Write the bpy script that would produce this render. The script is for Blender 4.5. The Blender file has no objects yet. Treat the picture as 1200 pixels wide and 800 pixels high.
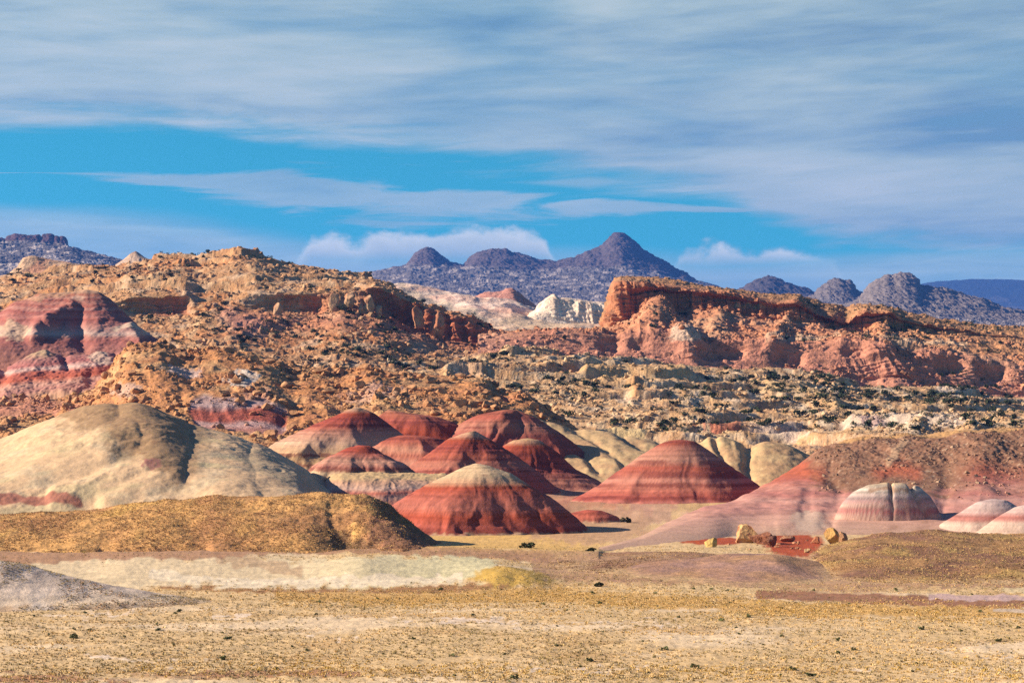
import bpy, math, random
import numpy as np
from mathutils import Matrix, Vector

rng = np.random.default_rng(11)
random.seed(11)
f32 = np.float32
# ------------------------------------------------------------------ survey frame
# A surveyor's station 15 m above the plain, looking north (+Y).  (px, py) are
# sight angles in 1/2239 rad steps, Y the distance north in metres.
H, E, F = 15.0, 540.0, 2239.0
def zof(py, Y): return H + (E - py) / F * Y
def pyof(z, Y): return E - (z - H) * F / Y
def A(*v): return np.array(v, dtype=f32)

sc = bpy.context.scene
col = sc.collection

# ------------------------------------------------------------------ noise
_p = np.random.default_rng(5).permutation(256).astype(np.int32)
_P = np.concatenate([_p, _p, _p])
_g = np.random.default_rng(6).normal(size=(256, 3))
_G = (_g / np.linalg.norm(_g, axis=1)[:, None]).astype(f32) * 1.5

def perlin(x, y, z):
    x = np.asarray(x, f32); y = np.asarray(y, f32); z = np.asarray(z, f32)
    x, y, z = np.broadcast_arrays(x, y, z)
    xf = np.floor(x); yf = np.floor(y); zf = np.floor(z)
    xi = xf.astype(np.int32) & 255; yi = yf.astype(np.int32) & 255; zi = zf.astype(np.int32) & 255
    x = x - xf; y = y - yf; z = z - zf
    u = x*x*x*(x*(x*6-15)+10); v = y*y*y*(y*(y*6-15)+10); w = z*z*z*(z*(z*6-15)+10)
    def g(dx, dy, dz):
        h = _P[_P[_P[(xi+dx) & 255] + ((yi+dy) & 255)] + ((zi+dz) & 255)]
        gr = _G[h]
        return gr[..., 0]*(x-dx) + gr[..., 1]*(y-dy) + gr[..., 2]*(z-dz)
    x00 = g(0,0,0); x00 = x00 + u*(g(1,0,0)-x00)
    x10 = g(0,1,0); x10 = x10 + u*(g(1,1,0)-x10)
    x01 = g(0,0,1); x01 = x01 + u*(g(1,0,1)-x01)
    x11 = g(0,1,1); x11 = x11 + u*(g(1,1,1)-x11)
    a = x00 + v*(x10-x00); b = x01 + v*(x11-x01)
    return a + w*(b-a)

def fbm(x, y, z, s, o=4, gain=0.5):
    """fractal noise of wavelength s metres, about -1..1"""
    r = 0; a = 1.0; fr = 1.0/s
    for i in range(o):
        r = r + a*perlin(x*fr+17.3*i, y*fr-9.1*i, z*fr+4.7*i)
        a *= gain; fr *= 2.03
    return r
def ridged(x, y, z, s, o=4, gain=0.5):
    r = 0; a = 1.0; fr = 1.0/s; n = 0
    for i in range(o):
        r = r + a*(1-2*np.abs(perlin(x*fr+7.3*i, y*fr+3.1*i, z*fr-5.7*i))); n += a
        a *= gain; fr *= 2.1
    return r/n
def cells(x, y, s, seed=0):
    """2-D cellular noise: distance to nearest cell point (0..1) and a random value of that cell"""
    x = np.asarray(x, f32)/s; y = np.asarray(y, f32)/s
    xi = np.floor(x).astype(np.int32); yi = np.floor(y).astype(np.int32)
    best = np.full(x.shape, 9, f32); second = best.copy(); val = np.zeros(x.shape, f32)
    for dx in (-1, 0, 1):
        for dy in (-1, 0, 1):
            cx = xi+dx; cy = yi+dy
            h = _P[_P[(cx+seed) & 255] + (cy & 255)]
            h2 = _P[h + 61]
            jx = cx + h/256.0; jy = cy + h2/256.0
            d = np.hypot(x-jx, y-jy).astype(f32)
            m = d < best
            second = np.where(m, best, np.minimum(second, d))
            val = np.where(m, _P[h+131]/255.0, val)
            best = np.where(m, d, best)
    return best, second-best, val.astype(f32)
def sstep(a, b, x):
    t = np.clip((x-a)/(b-a), 0, 1); return t*t*(3-2*t)
def mix(a, b, t):
    t = np.asarray(t)[..., None]; return a*(1-t) + b*t

ALB = np.array((.74, .69, .70), f32)          # the colours below were noted from sunlit ground; this takes them to albedo
# ------------------------------------------------------------------ meshes
def grid_mesh(name, X, Y, Z, C, material, smooth=True):
    r, c = X.shape
    me = bpy.data.meshes.new(name)
    V = np.stack([X, Y, Z], -1).astype(f32).reshape(-1, 3)
    me.vertices.add(r*c); me.vertices.foreach_set('co', V.ravel())
    i = np.arange(r*c).reshape(r, c)
    q = np.stack([i[:-1, :-1], i[:-1, 1:], i[1:, 1:], i[1:, :-1]], -1).reshape(-1, 4)
    n = len(q)
    me.loops.add(n*4); me.loops.foreach_set('vertex_index', q.ravel().astype(np.int32))
    me.polygons.add(n); me.polygons.foreach_set('loop_start', (np.arange(n)*4).astype(np.int32))
    me.polygons.foreach_set('use_smooth', np.full(n, smooth))
    ca = me.color_attributes.new('Col', 'FLOAT_COLOR', 'POINT')
    ca.data.foreach_set('color', np.concatenate([np.clip(C*ALB, 0.005, 0.9).reshape(-1, 3), np.ones((r*c, 1))], 1).astype(f32).ravel())
    me.update(calc_edges=True); me.validate()
    me.materials.append(material)
    o = bpy.data.objects.new(name, me); col.objects.link(o)
    return o

def poly_mesh(name, V, Fc, C, material, smooth=False, k=3):
    """V (n,3), Fc (m,k), C (n,3)"""
    me = bpy.data.meshes.new(name)
    V = np.asarray(V, f32); Fc = np.asarray(Fc, np.int32); n = len(Fc)
    me.vertices.add(len(V)); me.vertices.foreach_set('co', V.ravel())
    me.loops.add(n*k); me.loops.foreach_set('vertex_index', Fc.ravel())
    me.polygons.add(n); me.polygons.foreach_set('loop_start', (np.arange(n)*k).astype(np.int32))
    me.polygons.foreach_set('use_smooth', np.full(n, smooth))
    ca = me.color_attributes.new('Col', 'FLOAT_COLOR', 'POINT')
    ca.data.foreach_set('color', np.concatenate([np.clip(np.asarray(C)*(ALB if material is not M_leaf else 1), 0.003, 0.9), np.ones((len(V), 1))], 1).astype(f32).ravel())
    me.update(calc_edges=True); me.validate()
    if material: me.materials.append(material)
    return me
def link(name, me):
    o = bpy.data.objects.new(name, me); col.objects.link(o); return o
def tag(o, label, cat=None, group=None, kind=None):
    o['label'] = label
    if cat: o['category'] = cat
    if group: o['group'] = group
    if kind: o['kind'] = kind
    return o

# ------------------------------------------------------------------ materials
def soil(name, px, amp=0.22, bump=0.5, rough=0.95, stretch=1.0):
    """rock or soil: the surface's own colours, broken up by grain a few centimetres to metres across"""
    m = bpy.data.materials.new(name); m.use_nodes = True
    nt = m.node_tree; N = nt.nodes; L = nt.links
    b = N['Principled BSDF']; b.inputs['Roughness'].default_value = rough
    b.inputs['Specular IOR Level'].default_value = 0.12
    at = N.new('ShaderNodeAttribute'); at.attribute_name = 'Col'
    tc = N.new('ShaderNodeTexCoord')
    mp = N.new('ShaderNodeMapping'); mp.inputs['Scale'].default_value = (1, 1, stretch)
    L.new(tc.outputs['Object'], mp.inputs['Vector'])
    n1 = N.new('ShaderNodeTexNoise'); n1.inputs['Scale'].default_value = 1/(4.0*px); n1.inputs['Detail'].default_value = 4; n1.inputs['Roughness'].default_value = 0.65
    n2 = N.new('ShaderNodeTexNoise'); n2.inputs['Scale'].default_value = 1/(14.0*px); n2.inputs['Detail'].default_value = 3
    for n in (n1, n2): L.new(mp.outputs['Vector'], n.inputs['Vector'])
    r1 = N.new('ShaderNodeMapRange'); r1.inputs['From Min'].default_value = 0.3; r1.inputs['From Max'].default_value = 0.7
    r1.inputs['To Min'].default_value = 1-amp; r1.inputs['To Max'].default_value = 1+amp
    L.new(n1.outputs['Fac'], r1.inputs['Value'])
    r2 = N.new('ShaderNodeMapRange'); r2.inputs['From Min'].default_value = 0.3; r2.inputs['From Max'].default_value = 0.7
    r2.inputs['To Min'].default_value = 1-amp*0.6; r2.inputs['To Max'].default_value = 1+amp*0.6
    L.new(n2.outputs['Fac'], r2.inputs['Value'])
    mu = N.new('ShaderNodeMath'); mu.operation = 'MULTIPLY'
    L.new(r1.outputs['Result'], mu.inputs[0]); L.new(r2.outputs['Result'], mu.inputs[1])
    vm = N.new('ShaderNodeVectorMath'); vm.operation = 'SCALE'
    L.new(at.outputs['Color'], vm.inputs[0]); L.new(mu.outputs[0], vm.inputs['Scale'])
    L.new(vm.outputs['Vector'], b.inputs['Base Color'])
    bp = N.new('ShaderNodeBump'); bp.inputs['Strength'].default_value = bump; bp.inputs['Distance'].default_value = 2.2*px
    L.new(n1.outputs['Fac'], bp.inputs['Height']); L.new(bp.outputs['Normal'], b.inputs['Normal'])
    return m
M_plain = soil('plain_soil', 0.08, 0.16, 0.5)
M_clay = soil('badland_clay', 0.20, 0.10, 0.28)
M_scrub = soil('scrub_slope', 0.14, 0.25, 0.7)
M_rub = soil('rubble_rock', 0.36, 0.26, 0.8)
M_rock = soil('sandstone', 0.55, 0.22, 0.8)
M_far = soil('distant_rock', 4.0, 0.25, 0.8)
def leafmat(name, trans=0.0):
    m = bpy.data.materials.new(name); m.use_nodes = True
    N = m.node_tree.nodes; L = m.node_tree.links; b = N['Principled BSDF']
    b.inputs['Roughness'].default_value = 0.8; b.inputs['Specular IOR Level'].default_value = 0.15
    at = N.new('ShaderNodeAttribute'); at.attribute_name = 'Col'
    oi = N.new('ShaderNodeTexNoise'); oi.inputs['Scale'].default_value = 2.0
    tc = N.new('ShaderNodeTexCoord'); L.new(tc.outputs['Object'], oi.inputs['Vector'])
    r = N.new('ShaderNodeMapRange'); r.inputs['To Min'].default_value = 0.75; r.inputs['To Max'].default_value = 1.25
    L.new(oi.outputs['Fac'], r.inputs['Value'])
    vm = N.new('ShaderNodeVectorMath'); vm.operation = 'SCALE'
    L.new(at.outputs['Color'], vm.inputs[0]); L.new(r.outputs['Result'], vm.inputs['Scale'])
    L.new(vm.outputs['Vector'], b.inputs['Base Color'])
    return m
M_leaf = leafmat('juniper_foliage'); M_grass = leafmat('dry_grass')

# ------------------------------------------------------------------ colours (albedo)
RED = A(.38, .075, .036); DKRED = A(.25, .05, .035); PINK = A(.52, .22, .155); CREAM = A(.66, .47, .27)
WHITE = A(.68, .58, .44); PALE = A(.66, .46, .225); ORANGE = A(.60, .27, .105); TAN = A(.58, .37, .18)
BROWN = A(.33, .17, .085); GOLD = A(.62, .36, .095); PURPLE = A(.30, .16, .155); SAND = A(.64, .45, .24)
SALMON = A(.58, .24, .13); MAROON = A(.24, .075, .05); GREY = A(.50, .40, .31); OLIVE = A(.30, .24, .09)

# ------------------------------------------------------------------ terrain tools
VIS = np.full((820, 1420), 1e9, f32)      # nearest distance seen along each sight line, for scattering plants and stones
LAYERS = {}
def register(name, X, Y, Z, C):
    px = X/Y*F + 600; py = E - (Z-H)/Y*F
    LAYERS[name] = dict(X=X, Y=Y, Z=Z, C=C, px=px, py=py)
    for sx in (0, 1):
        for sy in (0, 1):
            i = (np.floor(px)+sx+100).astype(int).ravel(); j = (np.floor(py)+sy).astype(int).ravel()
            k = (i >= 0) & (i < 1420) & (j >= 0) & (j < 820)
            np.minimum.at(VIS, (j[k], i[k]), Y.ravel()[k])
def smooth1(a, s):
    if s <= 0: return a
    n = int(3*s)+1; k = np.exp(-0.5*(np.arange(-n, n+1)/s)**2); k /= k.sum()
    return np.convolve(np.pad(a, n, mode='edge'), k, mode='valid')
def smooth_rows(a, s):
    if s <= 0: return a
    n = int(3*s)+1; k = np.exp(-0.5*(np.arange(-n, n+1)/s)**2); k /= k.sum()
    p = np.pad(a, ((n, n), (0, 0)), mode='edge'); r = np.zeros_like(a)
    for i, w in enumerate(k): r += w*p[i:i+a.shape[0]]
    return r
def normals(X, Y, Z):
    P = np.stack([X, Y, Z], -1)
    du = np.gradient(P, axis=1); dv = np.gradient(P, axis=0)
    n = np.cross(du, dv); n /= np.linalg.norm(n, axis=-1, keepdims=True)+1e-9
    return n.astype(f32)
def Y_seed(pts): return float(pts[0][1]) % 6.28
def loft(lines, rows, x0, x1, step=1.0, sx=2.0, sr=2.0):
    """Surface through surveyed lines.  Each line: (list of (px, py) or (px, py, Y), Y or None)."""
    pxs = np.arange(x0, x1+step, step)
    Zs, Ys = [], []
    for pts, Y in lines:
        p = np.array([(q[0], q[1], (q[2] if len(q) > 2 else Y)) for q in pts], float)
        yy = smooth1(np.interp(pxs, p[:, 0], p[:, 2]), max(sx, 6)/step)
        py = smooth1(np.interp(pxs, p[:, 0], p[:, 1]), sx/step)
        zz = zof(py, yy)
        if x0 <= -110:                     # the land goes on beyond the survey, coarser and lower
            e = np.arange(x0-520, x0, 5.0); t = (x0-e)/520; yy = np.concatenate([yy[0]+0*e, yy]); zz = np.concatenate([zz[0]*(1-.6*t*t*(3-2*t))+.06*abs(zz[0])*np.sin(t*9+Y_seed(pts))*t, zz])
        if x1 >= 1300:
            e = np.arange(pxs[-1]+5, x1+520, 5.0); t = (e-x1)/520; yy = np.concatenate([yy, yy[-1]+0*e]); zz = np.concatenate([zz, zz[-1]*(1-.6*t*t*(3-2*t))+.06*abs(zz[-1])*np.sin(t*9+Y_seed(pts))*t])
        Ys.append(yy); Zs.append(zz)
    if x0 <= -110: pxs = np.concatenate([np.arange(x0-520, x0, 5.0), pxs])
    if x1 >= 1300: pxs = np.concatenate([pxs, np.arange(pxs[-1]+5, x1+520, 5.0)])
    Y = []; Z = []
    for k in range(len(lines)-1):
        t = np.linspace(0, 1, rows[k], endpoint=(k == len(lines)-2))[:, None]
        Y.append(Ys[k][None]*(1-t)+Ys[k+1][None]*t); Z.append(Zs[k][None]*(1-t)+Zs[k+1][None]*t)
    Y = smooth_rows(np.concatenate(Y), sr); Z = smooth_rows(np.concatenate(Z), sr)
    X = (pxs[None]-600)/F*Y
    py = E-(Z-H)/Y*F; px = np.broadcast_to(pxs[None], X.shape)
    return X.astype(f32), Y.astype(f32), Z.astype(f32), px.astype(f32), py.astype(f32)
def stroke(px, py, pts, w, tent=False, wob=0.0, ax=1.0):
    """closeness (0..1) of each surface point to a surveyed line, w wide"""
    best = np.zeros(px.shape, f32); px = px/ax; pts = [(a/ax, b) for a, b in pts]
    if wob: px = px + wob*perlin(px/11, py/11, 3.3); py = py + wob*perlin(px/13, py/9, 8.1)
    for i, ((x0, y0), (x1, y1)) in enumerate(zip(pts[:-1], pts[1:])):
        dx, dy = x1-x0, y1-y0; t = np.clip(((px-x0)*dx+(py-y0)*dy)/(dx*dx+dy*dy+1e-9), 0, 1)
        d = np.hypot(px-x0-t*dx, py-y0-t*dy)/w
        best = np.maximum(best, np.clip(1-d, 0, 1) if tent else np.exp(-d*d))
    return best
def blob(px, py, x, y, rx, ry, rag=0.35, ns=9.0):
    d = np.hypot((px-x)/rx, (py-y)/ry)
    n = perlin(px/ns, py/(ns*.6), x*.37+y*.11)+0.5*perlin(px/ns*2.3, py/ns*3, x*.17)
    return sstep(1.15, 0.75, d+rag*n)
def bands(z, stops):
    zs = np.array([s[0] for s in stops], float); o = np.argsort(zs); zs = zs[o]
    cs = np.array([stops[i][1] for i in o], float)
    return np.stack([np.interp(z, zs, cs[:, k]) for k in range(3)], -1).astype(f32)
def push(X, Y, Z, N, d): return X+N[..., 0]*d, Y+N[..., 1]*d, Z+N[..., 2]*d
def rise(X, Y):
    """the valley floor: level plain, then climbing gently behind the red mounds"""
    return 0.031*np.clip(Y-400, 0, 500)
def finish(name, X, Y, Z, C, material, label, cat, kind='structure'):
    o = grid_mesh(name, X, Y, Z, C, material); tag(o, label, cat, kind=kind)
    register(o.name, X, Y, Z, C); return o

# ================================================================== GROUND
def build_ground():
    pys = np.concatenate([np.arange(1100, 830, -4), np.arange(830, 581, -0.9)])
    Ys = H*F/(pys-E)
    Ys = np.concatenate([Ys, Ys[-1]*np.exp(np.linspace(0, 1, 60)[1:]*math.log(30000/Ys[-1]))])
    pxs = np.concatenate([np.arange(-900, -150, 9.0), np.arange(-150, 1351, 1.3), np.arange(1352, 2100, 9.0)])
    Y = np.repeat(Ys[:, None], len(pxs), 1); px = np.repeat(pxs[None], len(Ys), 0)
    wide = np.where(Y > 900, 1+np.clip((Y-900)/1500, 0, 3), 1)
    X = (px-600)/F*Y*wide
    Z = rise(X, Y)+np.where(Y < 600, 0.22*fbm(X, Y*0.6, 0*X, 40, 3), 0)
    py = E+H*F/Y
    # low clay swells
    Z = Z+0.9*stroke(px, py, [(430, 668), (520, 662), (560, 668)], 16, ax=3)+0.5*stroke(px, py, [(150, 668), (300, 662), (420, 668)], 11, ax=3)
    Z = Z+.8*stroke(px, py, [(590, 682), (600, 679), (615, 682)], 8, ax=3.2)
    Z = Z+0.8*stroke(px, py, [(-40, 652), (200, 655), (400, 648), (600, 650), (700, 652)], 7)
    near = sstep(520, 300, Y)
    Z = Z+sstep(405, 450, Y)*sstep(900, 700, Y)*(.8*fbm(X, Y*.8, 0*X, 26, 4)+.35*ridged(X, Y*.5, 0*X, 11, 3))
    Z = Z+near*(0.10*fbm(X, Y, 0*X, 3.0, 3)+0.05*fbm(X, Y, 0*X+9, .8, 2))
    nA = fbm(X*.5, Y*.9, 0*X, 15, 4); nB = fbm(X*.5, Y*.9, 0*X+5, 5, 4); nC = fbm(X*.6, Y*.8, 0*X+8, 1.4, 3)
    C = np.ones(X.shape+(3,), f32)*A(.78, .555, .275)
    C = mix(C, A(.86, .66, .40), sstep(.0, .5, nA))
    C = mix(C, A(.52, .33, .14), sstep(.1, .7, nB)*.7)
    C = mix(C, A(.46, .25, .13), sstep(.25, .55, stroke(px, py, [(0, 792), (130, 793), (240, 790), (330, 785), (420, 790)], 6, wob=5)*(.6+.6*nB)))
    C = mix(C, GOLD*1.05, sstep(.25, .75, stroke(px, py, [(330, 695), (480, 700), (640, 697), (760, 705), (950, 714), (1250, 716)], 9, wob=4)+.25*nB)*.8)
    C = mix(C, A(.42, .22, .09), sstep(.3, .6, stroke(px, py, [(190, 688), (300, 690), (400, 691), (500, 692), (600, 688)], 3.2, wob=3)))
    grass = np.ones(X.shape, f32)*sstep(-.45, .3, -nA*.5+nB*.7+.15)
    bare = np.zeros(X.shape, f32)
    # pale green clay flat
    m = sstep(.30, .62, stroke(px, py, [(45, 664), (120, 674), (250, 672), (400, 676), (520, 672), (570, 670)], 16, wob=8)+.14*nB+.10*nC)
    C = mix(C, mix(A(.78, .62, .37), A(.70, .63, .36), sstep(280, 560, px)), m); bare = np.maximum(bare, m)
    m2 = sstep(.45, .6, stroke(px, py, [(180, 674), (260, 683), (420, 684), (540, 682)], 5, wob=4))
    C = mix(C, A(.88, .74, .50), m2*m*.9)
    m = sstep(.45, .65, stroke(px, py, [(255, 660), (300, 664), (350, 672)], 6, wob=5)+.1*nB); C = mix(C, A(.54, .36, .2), m*.7)
    # brown rise behind it
    m = sstep(.35, .6, stroke(px, py, [(-60, 656), (120, 655), (250, 655), (330, 650), (400, 650), (500, 653), (640, 655)], 6, wob=3)); C = mix(C, A(.46, .25, .135), m*.9); bare = np.maximum(bare, m*.6)
    m = sstep(.30, .6, stroke(px, py, [(640, 665), (760, 668), (880, 672), (1000, 676), (1120, 672), (1260, 665)], 20, wob=8)+.12*nA); C = mix(C, mix(A(.50, .29, .15)+0*C, A(.40, .22, .14), sstep(-.1, .5, nB)), m*.85)
    # golden flats below the mounds
    m = sstep(655, 645, py)*sstep(612, 622, py)*sstep(480, 510, px)*sstep(740, 670, px); C = mix(C, A(.76, .48, .15), m*.9)
    m = blob(px, py, 600, 681, 46, 10, .3); C = mix(C, A(.62, .40, .09), m)
    # valley floor further back: pale yellow clay
    m = sstep(625, 605, py); C = mix(C, PALE*A(1.0, .96, .9), m); bare = np.maximum(bare, m)
    for bx, by, bw, bh, bc in ((640, 600, 40, 10, (.60, .30, .18)), (705, 606, 60, 9, (.56, .24, .15)), (600, 575, 60, 10, (.64, .42, .24)), (480, 600, 50, 12, (.60, .34, .20)), (760, 612, 40, 8, (.60, .36, .24)), (655, 588, 30, 6, (.70, .54, .28))): C = mix(C, A(*bc), blob(px, py, bx, by, bw, bh, .7, 14)*.75)
    m = blob(px, py, 690, 622, 75, 16, .3); C = mix(C, A(.56, .34, .19), m*.8); bare = np.maximum(bare, m)
    # red soil bank by the boulders
    m = np.maximum(blob(px, py, 930, 638, 34, 16, .25), blob(px, py, 835, 634, 42, 5, .2)); C = mix(C, A(.46, .095, .035), m); bare = np.maximum(bare, m)
    # maroon strip and lilac clay at the right
    m = sstep(.35, .6, stroke(px, py, [(890, 697), (980, 700), (1060, 703), (1160, 705), (1290, 706)], 6, wob=3)+.1*nB); C = mix(C, A(.33, .14, .075), m*.9)
    m = sstep(.4, .6, stroke(px, py, [(1090, 699), (1150, 700), (1290, 702)], 4, wob=3)+.08*nB); C = mix(C, A(.60, .42, .36), m); bare = np.maximum(bare, m)
    m = sstep(.4, .6, stroke(px, py, [(1180, 691), (1290, 686)], 5, wob=3)); C = mix(C, A(.70, .55, .30), m); bare = np.maximum(bare, m)
    m = sstep(.5, .7, stroke(px, py, [(1165, 714), (1290, 712)], 3, wob=3)); C = mix(C, A(.66, .52, .36), m)
    # white salty scars
    for pts, w in (([(420, 727), (500, 727), (600, 729), (800, 730)], 3.2), ([(600, 735), (650, 733)], 3), ([(1148, 775), (1165, 777), (1185, 770)], 5), ([(985, 786), (1020, 784)], 4),
                   ([(40, 720), (90, 722), (150, 718)], 4), ([(250, 722), (290, 721)], 3), ([(0, 700), (60, 704)], 3), ([(100, 768), (170, 774), (330, 778)], 3.0), ([(560, 782), (700, 784), (850, 778)], 2.6), ([(350, 745), (420, 746)], 2.5)):
        m = sstep(.45, .85, stroke(px, py, pts, w*1.3, wob=9)*(.62+.5*nB+.5*nC)); C = mix(C, A(.80, .66, .50), m*.8); bare = np.maximum(bare, m*.9)
    C = C*(1+.16*nC[..., None]+.10*nB[..., None])
    o = finish('ground', X, Y, Z, C, M_plain, 'dry plain of pale soil and golden grass in front of the red mounds', 'ground')
    LAYERS['ground']['grass'] = grass*(1-bare)

# ================================================================== badland mound
def mound(name, pts, Yc, label, stops, kf=1.0, kb=0.8, lobes=0.10, rill=0.5, nr=5.0, seed=0, apex=None, mat=None, top=None, warp=0.6, grid=1.0, extra=None, base_drop=0.0, cat='hill'):
    # a rounded clay hill: pts is its skyline (px, py) from toe over the top to toe
    lined = (name == 'red_mound')
    mat = mat or M_clay
    p = np.array(pts, float)
    ia = int(np.argmin(p[:, 1])) if apex is None else apex
    xw = (p[:, 0]-600)/F*Yc; zw = zof(p[:, 1], Yc)
    xa = xw[ia]
    dl = xa-xw[:ia+1][::-1]; zl = zw[:ia+1][::-1]; dr = xw[ia:]-xa; zr = zw[ia:]
    R = max(dl[-1], dr[-1])
    zg = float(rise(0, Yc))-.1
    def footed(dd, zz):
        sl = min(-.33, (zz[-1]-zz[-2])/(dd[-1]-dd[-2]+1e-6)); d1 = max(0.0, (zz[-1]-zg)/-sl)
        e = dd[-1]+d1; z1 = zz[-1]+sl*d1
        return np.concatenate([dd, [e+.01, e+1.6*R]]), np.concatenate([zz, [z1, z1-.26*1.6*R]]), e
    dl, zl, el = footed(dl, zl); dr, zr, er = footed(dr, zr)
    def prof(d, dd, zz):
        g = np.linspace(0, dd[-1], 700); v = smooth1(np.interp(g, dd, zz), 6)
        return np.interp(d, g, v)
    ext = 1.1*max(el, er)/R+.05
    x0 = 600+(xa-el*1.1-2)*F/Yc; x1 = 600+(xa+er*1.1+2)*F/Yc
    pxs = np.arange(x0, x1, grid)
    ym, yM = Yc-R*kf*ext, Yc+R*kb*ext
    ys = np.linspace(ym, yM, int(np.clip((yM-ym)*2.2, 80, 260)))
    Y = np.repeat(ys[:, None], len(pxs), 1).astype(f32)
    X = ((pxs[None]-600)/F*Y).astype(f32)
    dx = X-xa; dy = np.where(Y < Yc, (Y-Yc)/kf, (Y-Yc)/kb)
    r = np.sqrt(dx*dx+dy*dy)+1e-3; ct = dx/r; st = dy/r
    rr = r/R
    tw = .22*fbm(X, Y, 0*X+seed, R*.35, 3)*sstep(0, .5, rr)
    ct, st = ct*np.cos(tw)-st*np.sin(tw), ct*np.sin(tw)+st*np.cos(tw)
    n1 = fbm(ct*1.5+seed*3.1, st*1.5+seed, rr*.5+seed*.7, 1.0, 3)
    big = np.abs(st)**.7
    r2 = r*(1+.85*lobes*n1*sstep(.1, .6, rr)*(0.12+big))
    wr = sstep(-.55, .55, ct)
    Z = prof(r2, dl, zl)*(1-wr)+prof(r2, dr, zr)*wr
    steep = sstep(.12, .5, rr)
    g1 = ridged(ct*nr+seed, st*nr, rr*.9+seed, 1.0, 3, .55)
    g2 = perlin(ct*nr*4.5+seed, st*nr*4.5, rr*1.6)
    Z = Z+steep*(rill*.16*(g1*(.4+.8*sstep(-.2, .5, n1)))+rill*.14*g2)+.22*rill*fbm(X, Y, Z, R*.3, 4)+.07*fbm(X, Y, Z, 1.5, 2)
    if lined: w3 = Z+.5*fbm(X, Y, 0*Z, 12, 2); Z = Z+steep*.20*np.tanh(3*perlin(0*Z+seed, 0*Z, w3*.9))*(.6+.6*fbm(X, Y, Z, 7, 2))
    Z = Z-base_drop
    zz = Z+warp*.5*fbm(X, Y, Z*.5, 16, 3)+.07*fbm(X, Y, Z, 2.2, 2)
    C = bands(zz, [(zof(s[0], Yc), s[1]) for s in stops])
    thin = perlin(0*zz+seed, 0*zz, zz*1.5)+.7*perlin(0*zz, 0*zz+seed, zz*3.7)
    C = C*(1+.36*np.tanh(2.2*thin)[..., None]*(.7+.5*fbm(X, Y, Z, 9, 2))[..., None])
    if lined: C = mix(C, A(.20, .045, .035), sstep(.24, .34, perlin(0*zz+seed*1.7, 0*zz+4, zz*.62)+.12*fbm(X, Y, Z, 5, 2))*.7*sstep(-.5, .2, fbm(X, Y, Z, 12, 2)+.2))
    C = mix(C, A(.62, .42, .24), sstep(.55, .0, Z-rise(X, Y)+.5*fbm(X, Y, 0*Z, 2.0, 3))*.8)
    streak = perlin(ct*nr*7+seed, st*nr*7, rr*1.2)+.5*perlin(ct*nr*17+seed, st*nr*17, rr*3)
    C = C*(1+.035*(streak*steep)[..., None]+.06*fbm(X, Y, Z, 3, 3)[..., None])
    px = X/Y*F+600; py = E-(Z-H)/Y*F
    if extra: Z, C = extra(X, Y, Z, C, px, py)
    return finish(name, X, Y, Z, C, mat, label, cat)

build_ground()

# ---- left grey mound in the foreground
def grey_extra(X, Y, Z, C, px, py):
    n = fbm(X, Y*.5, Z, 3, 3)
    C = mix(C, A(.34, .26, .20), sstep(.1, .6, n)*.6); C = mix(C, A(.72, .62, .50), sstep(.25, .7, fbm(X, Y*.4, Z+9, 5, 3))*.8)
    return Z, C
mound('clay_hill', [(-330, 705), (-150, 672), (-60, 657), (0, 657), (35, 662), (70, 673), (130, 686), (200, 698), (270, 708)], 205,
      'low bare grey clay swell at the left edge of the plain', [(650, GREY*1.45), (690, A(.80, .64, .47)), (705, A(.80, .62, .38))], kf=.55, kb=.4, lobes=.1, rill=.08, seed=3, mat=M_plain, extra=grey_extra, grid=1.2)

# ---- golden grassy hill, left
def golden():
    X, Y, Z, px, py = loft([([(-120, 667), (300, 666), (560, 667)], 282),
                            ([(-120, 640), (0, 640), (200, 630), (330, 626), (420, 628), (470, 636), (520, 648), (560, 652)], 306),
                            ([(-120, 598), (0, 597), (60, 592), (130, 585), (200, 578), (250, 575), (330, 573), (395, 571), (430, 575), (455, 590), (475, 606), (500, 626), (522, 643), (560, 655)], 345),
                            ([(-120, 640), (250, 640), (460, 640), (560, 660)], 385)], [70, 90, 50], -120, 560, sx=3, sr=12)
    N = normals(X, Y, Z)
    d = .7*fbm(X, Y, Z, 22, 3)-1.1*stroke(px, py, [(392, 606), (402, 625), (416, 638), (430, 646)], 17, wob=7)+.7*stroke(px, py, [(440, 604), (450, 620), (470, 640)], 16, wob=4)+.5*fbm(X, Y, Z, 8, 3)
    d = d-.8*stroke(px, py, [(120, 642), (180, 645), (240, 640)], 6)
    X, Y, Z = push(X, Y, Z, N, d)
    Z = Z+.16*fbm(X, Y, Z, 3, 3)+.10*perlin(X/.7, Y/.7, Z)
    n = fbm(X, Y*.5, Z, 12, 4); n2 = fbm(X, Y, Z, 2.5, 3)
    C = mix(A(.66, .37, .13)+0*X[..., None], A(.48, .24, .10), sstep(-.2, .6, n)*.9)
    C = mix(C, A(.76, .46, .13), sstep(.1, .7, fbm(X, Y*.4, Z+7, 9, 3))*.8)
    C = mix(C, A(.30, .14, .085), sstep(.3, .7, stroke(px, py, [(450, 622), (480, 640), (520, 648)], 22, wob=5))*.8)
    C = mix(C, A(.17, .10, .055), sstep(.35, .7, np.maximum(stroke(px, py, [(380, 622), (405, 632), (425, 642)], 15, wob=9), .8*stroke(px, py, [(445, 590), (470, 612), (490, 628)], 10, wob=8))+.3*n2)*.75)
    C = mix(C, A(.62, .38, .08), sstep(.4, .8, stroke(px, py, [(-80, 650), (60, 652), (150, 654)], 8, wob=5)))
    C = C*(1+.22*n2[..., None])
    finish('grassy_hill', X, Y, Z, C, M_scrub, 'golden brown grassy hill rising behind the pale clay flat at left', 'hill')
golden()

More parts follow.
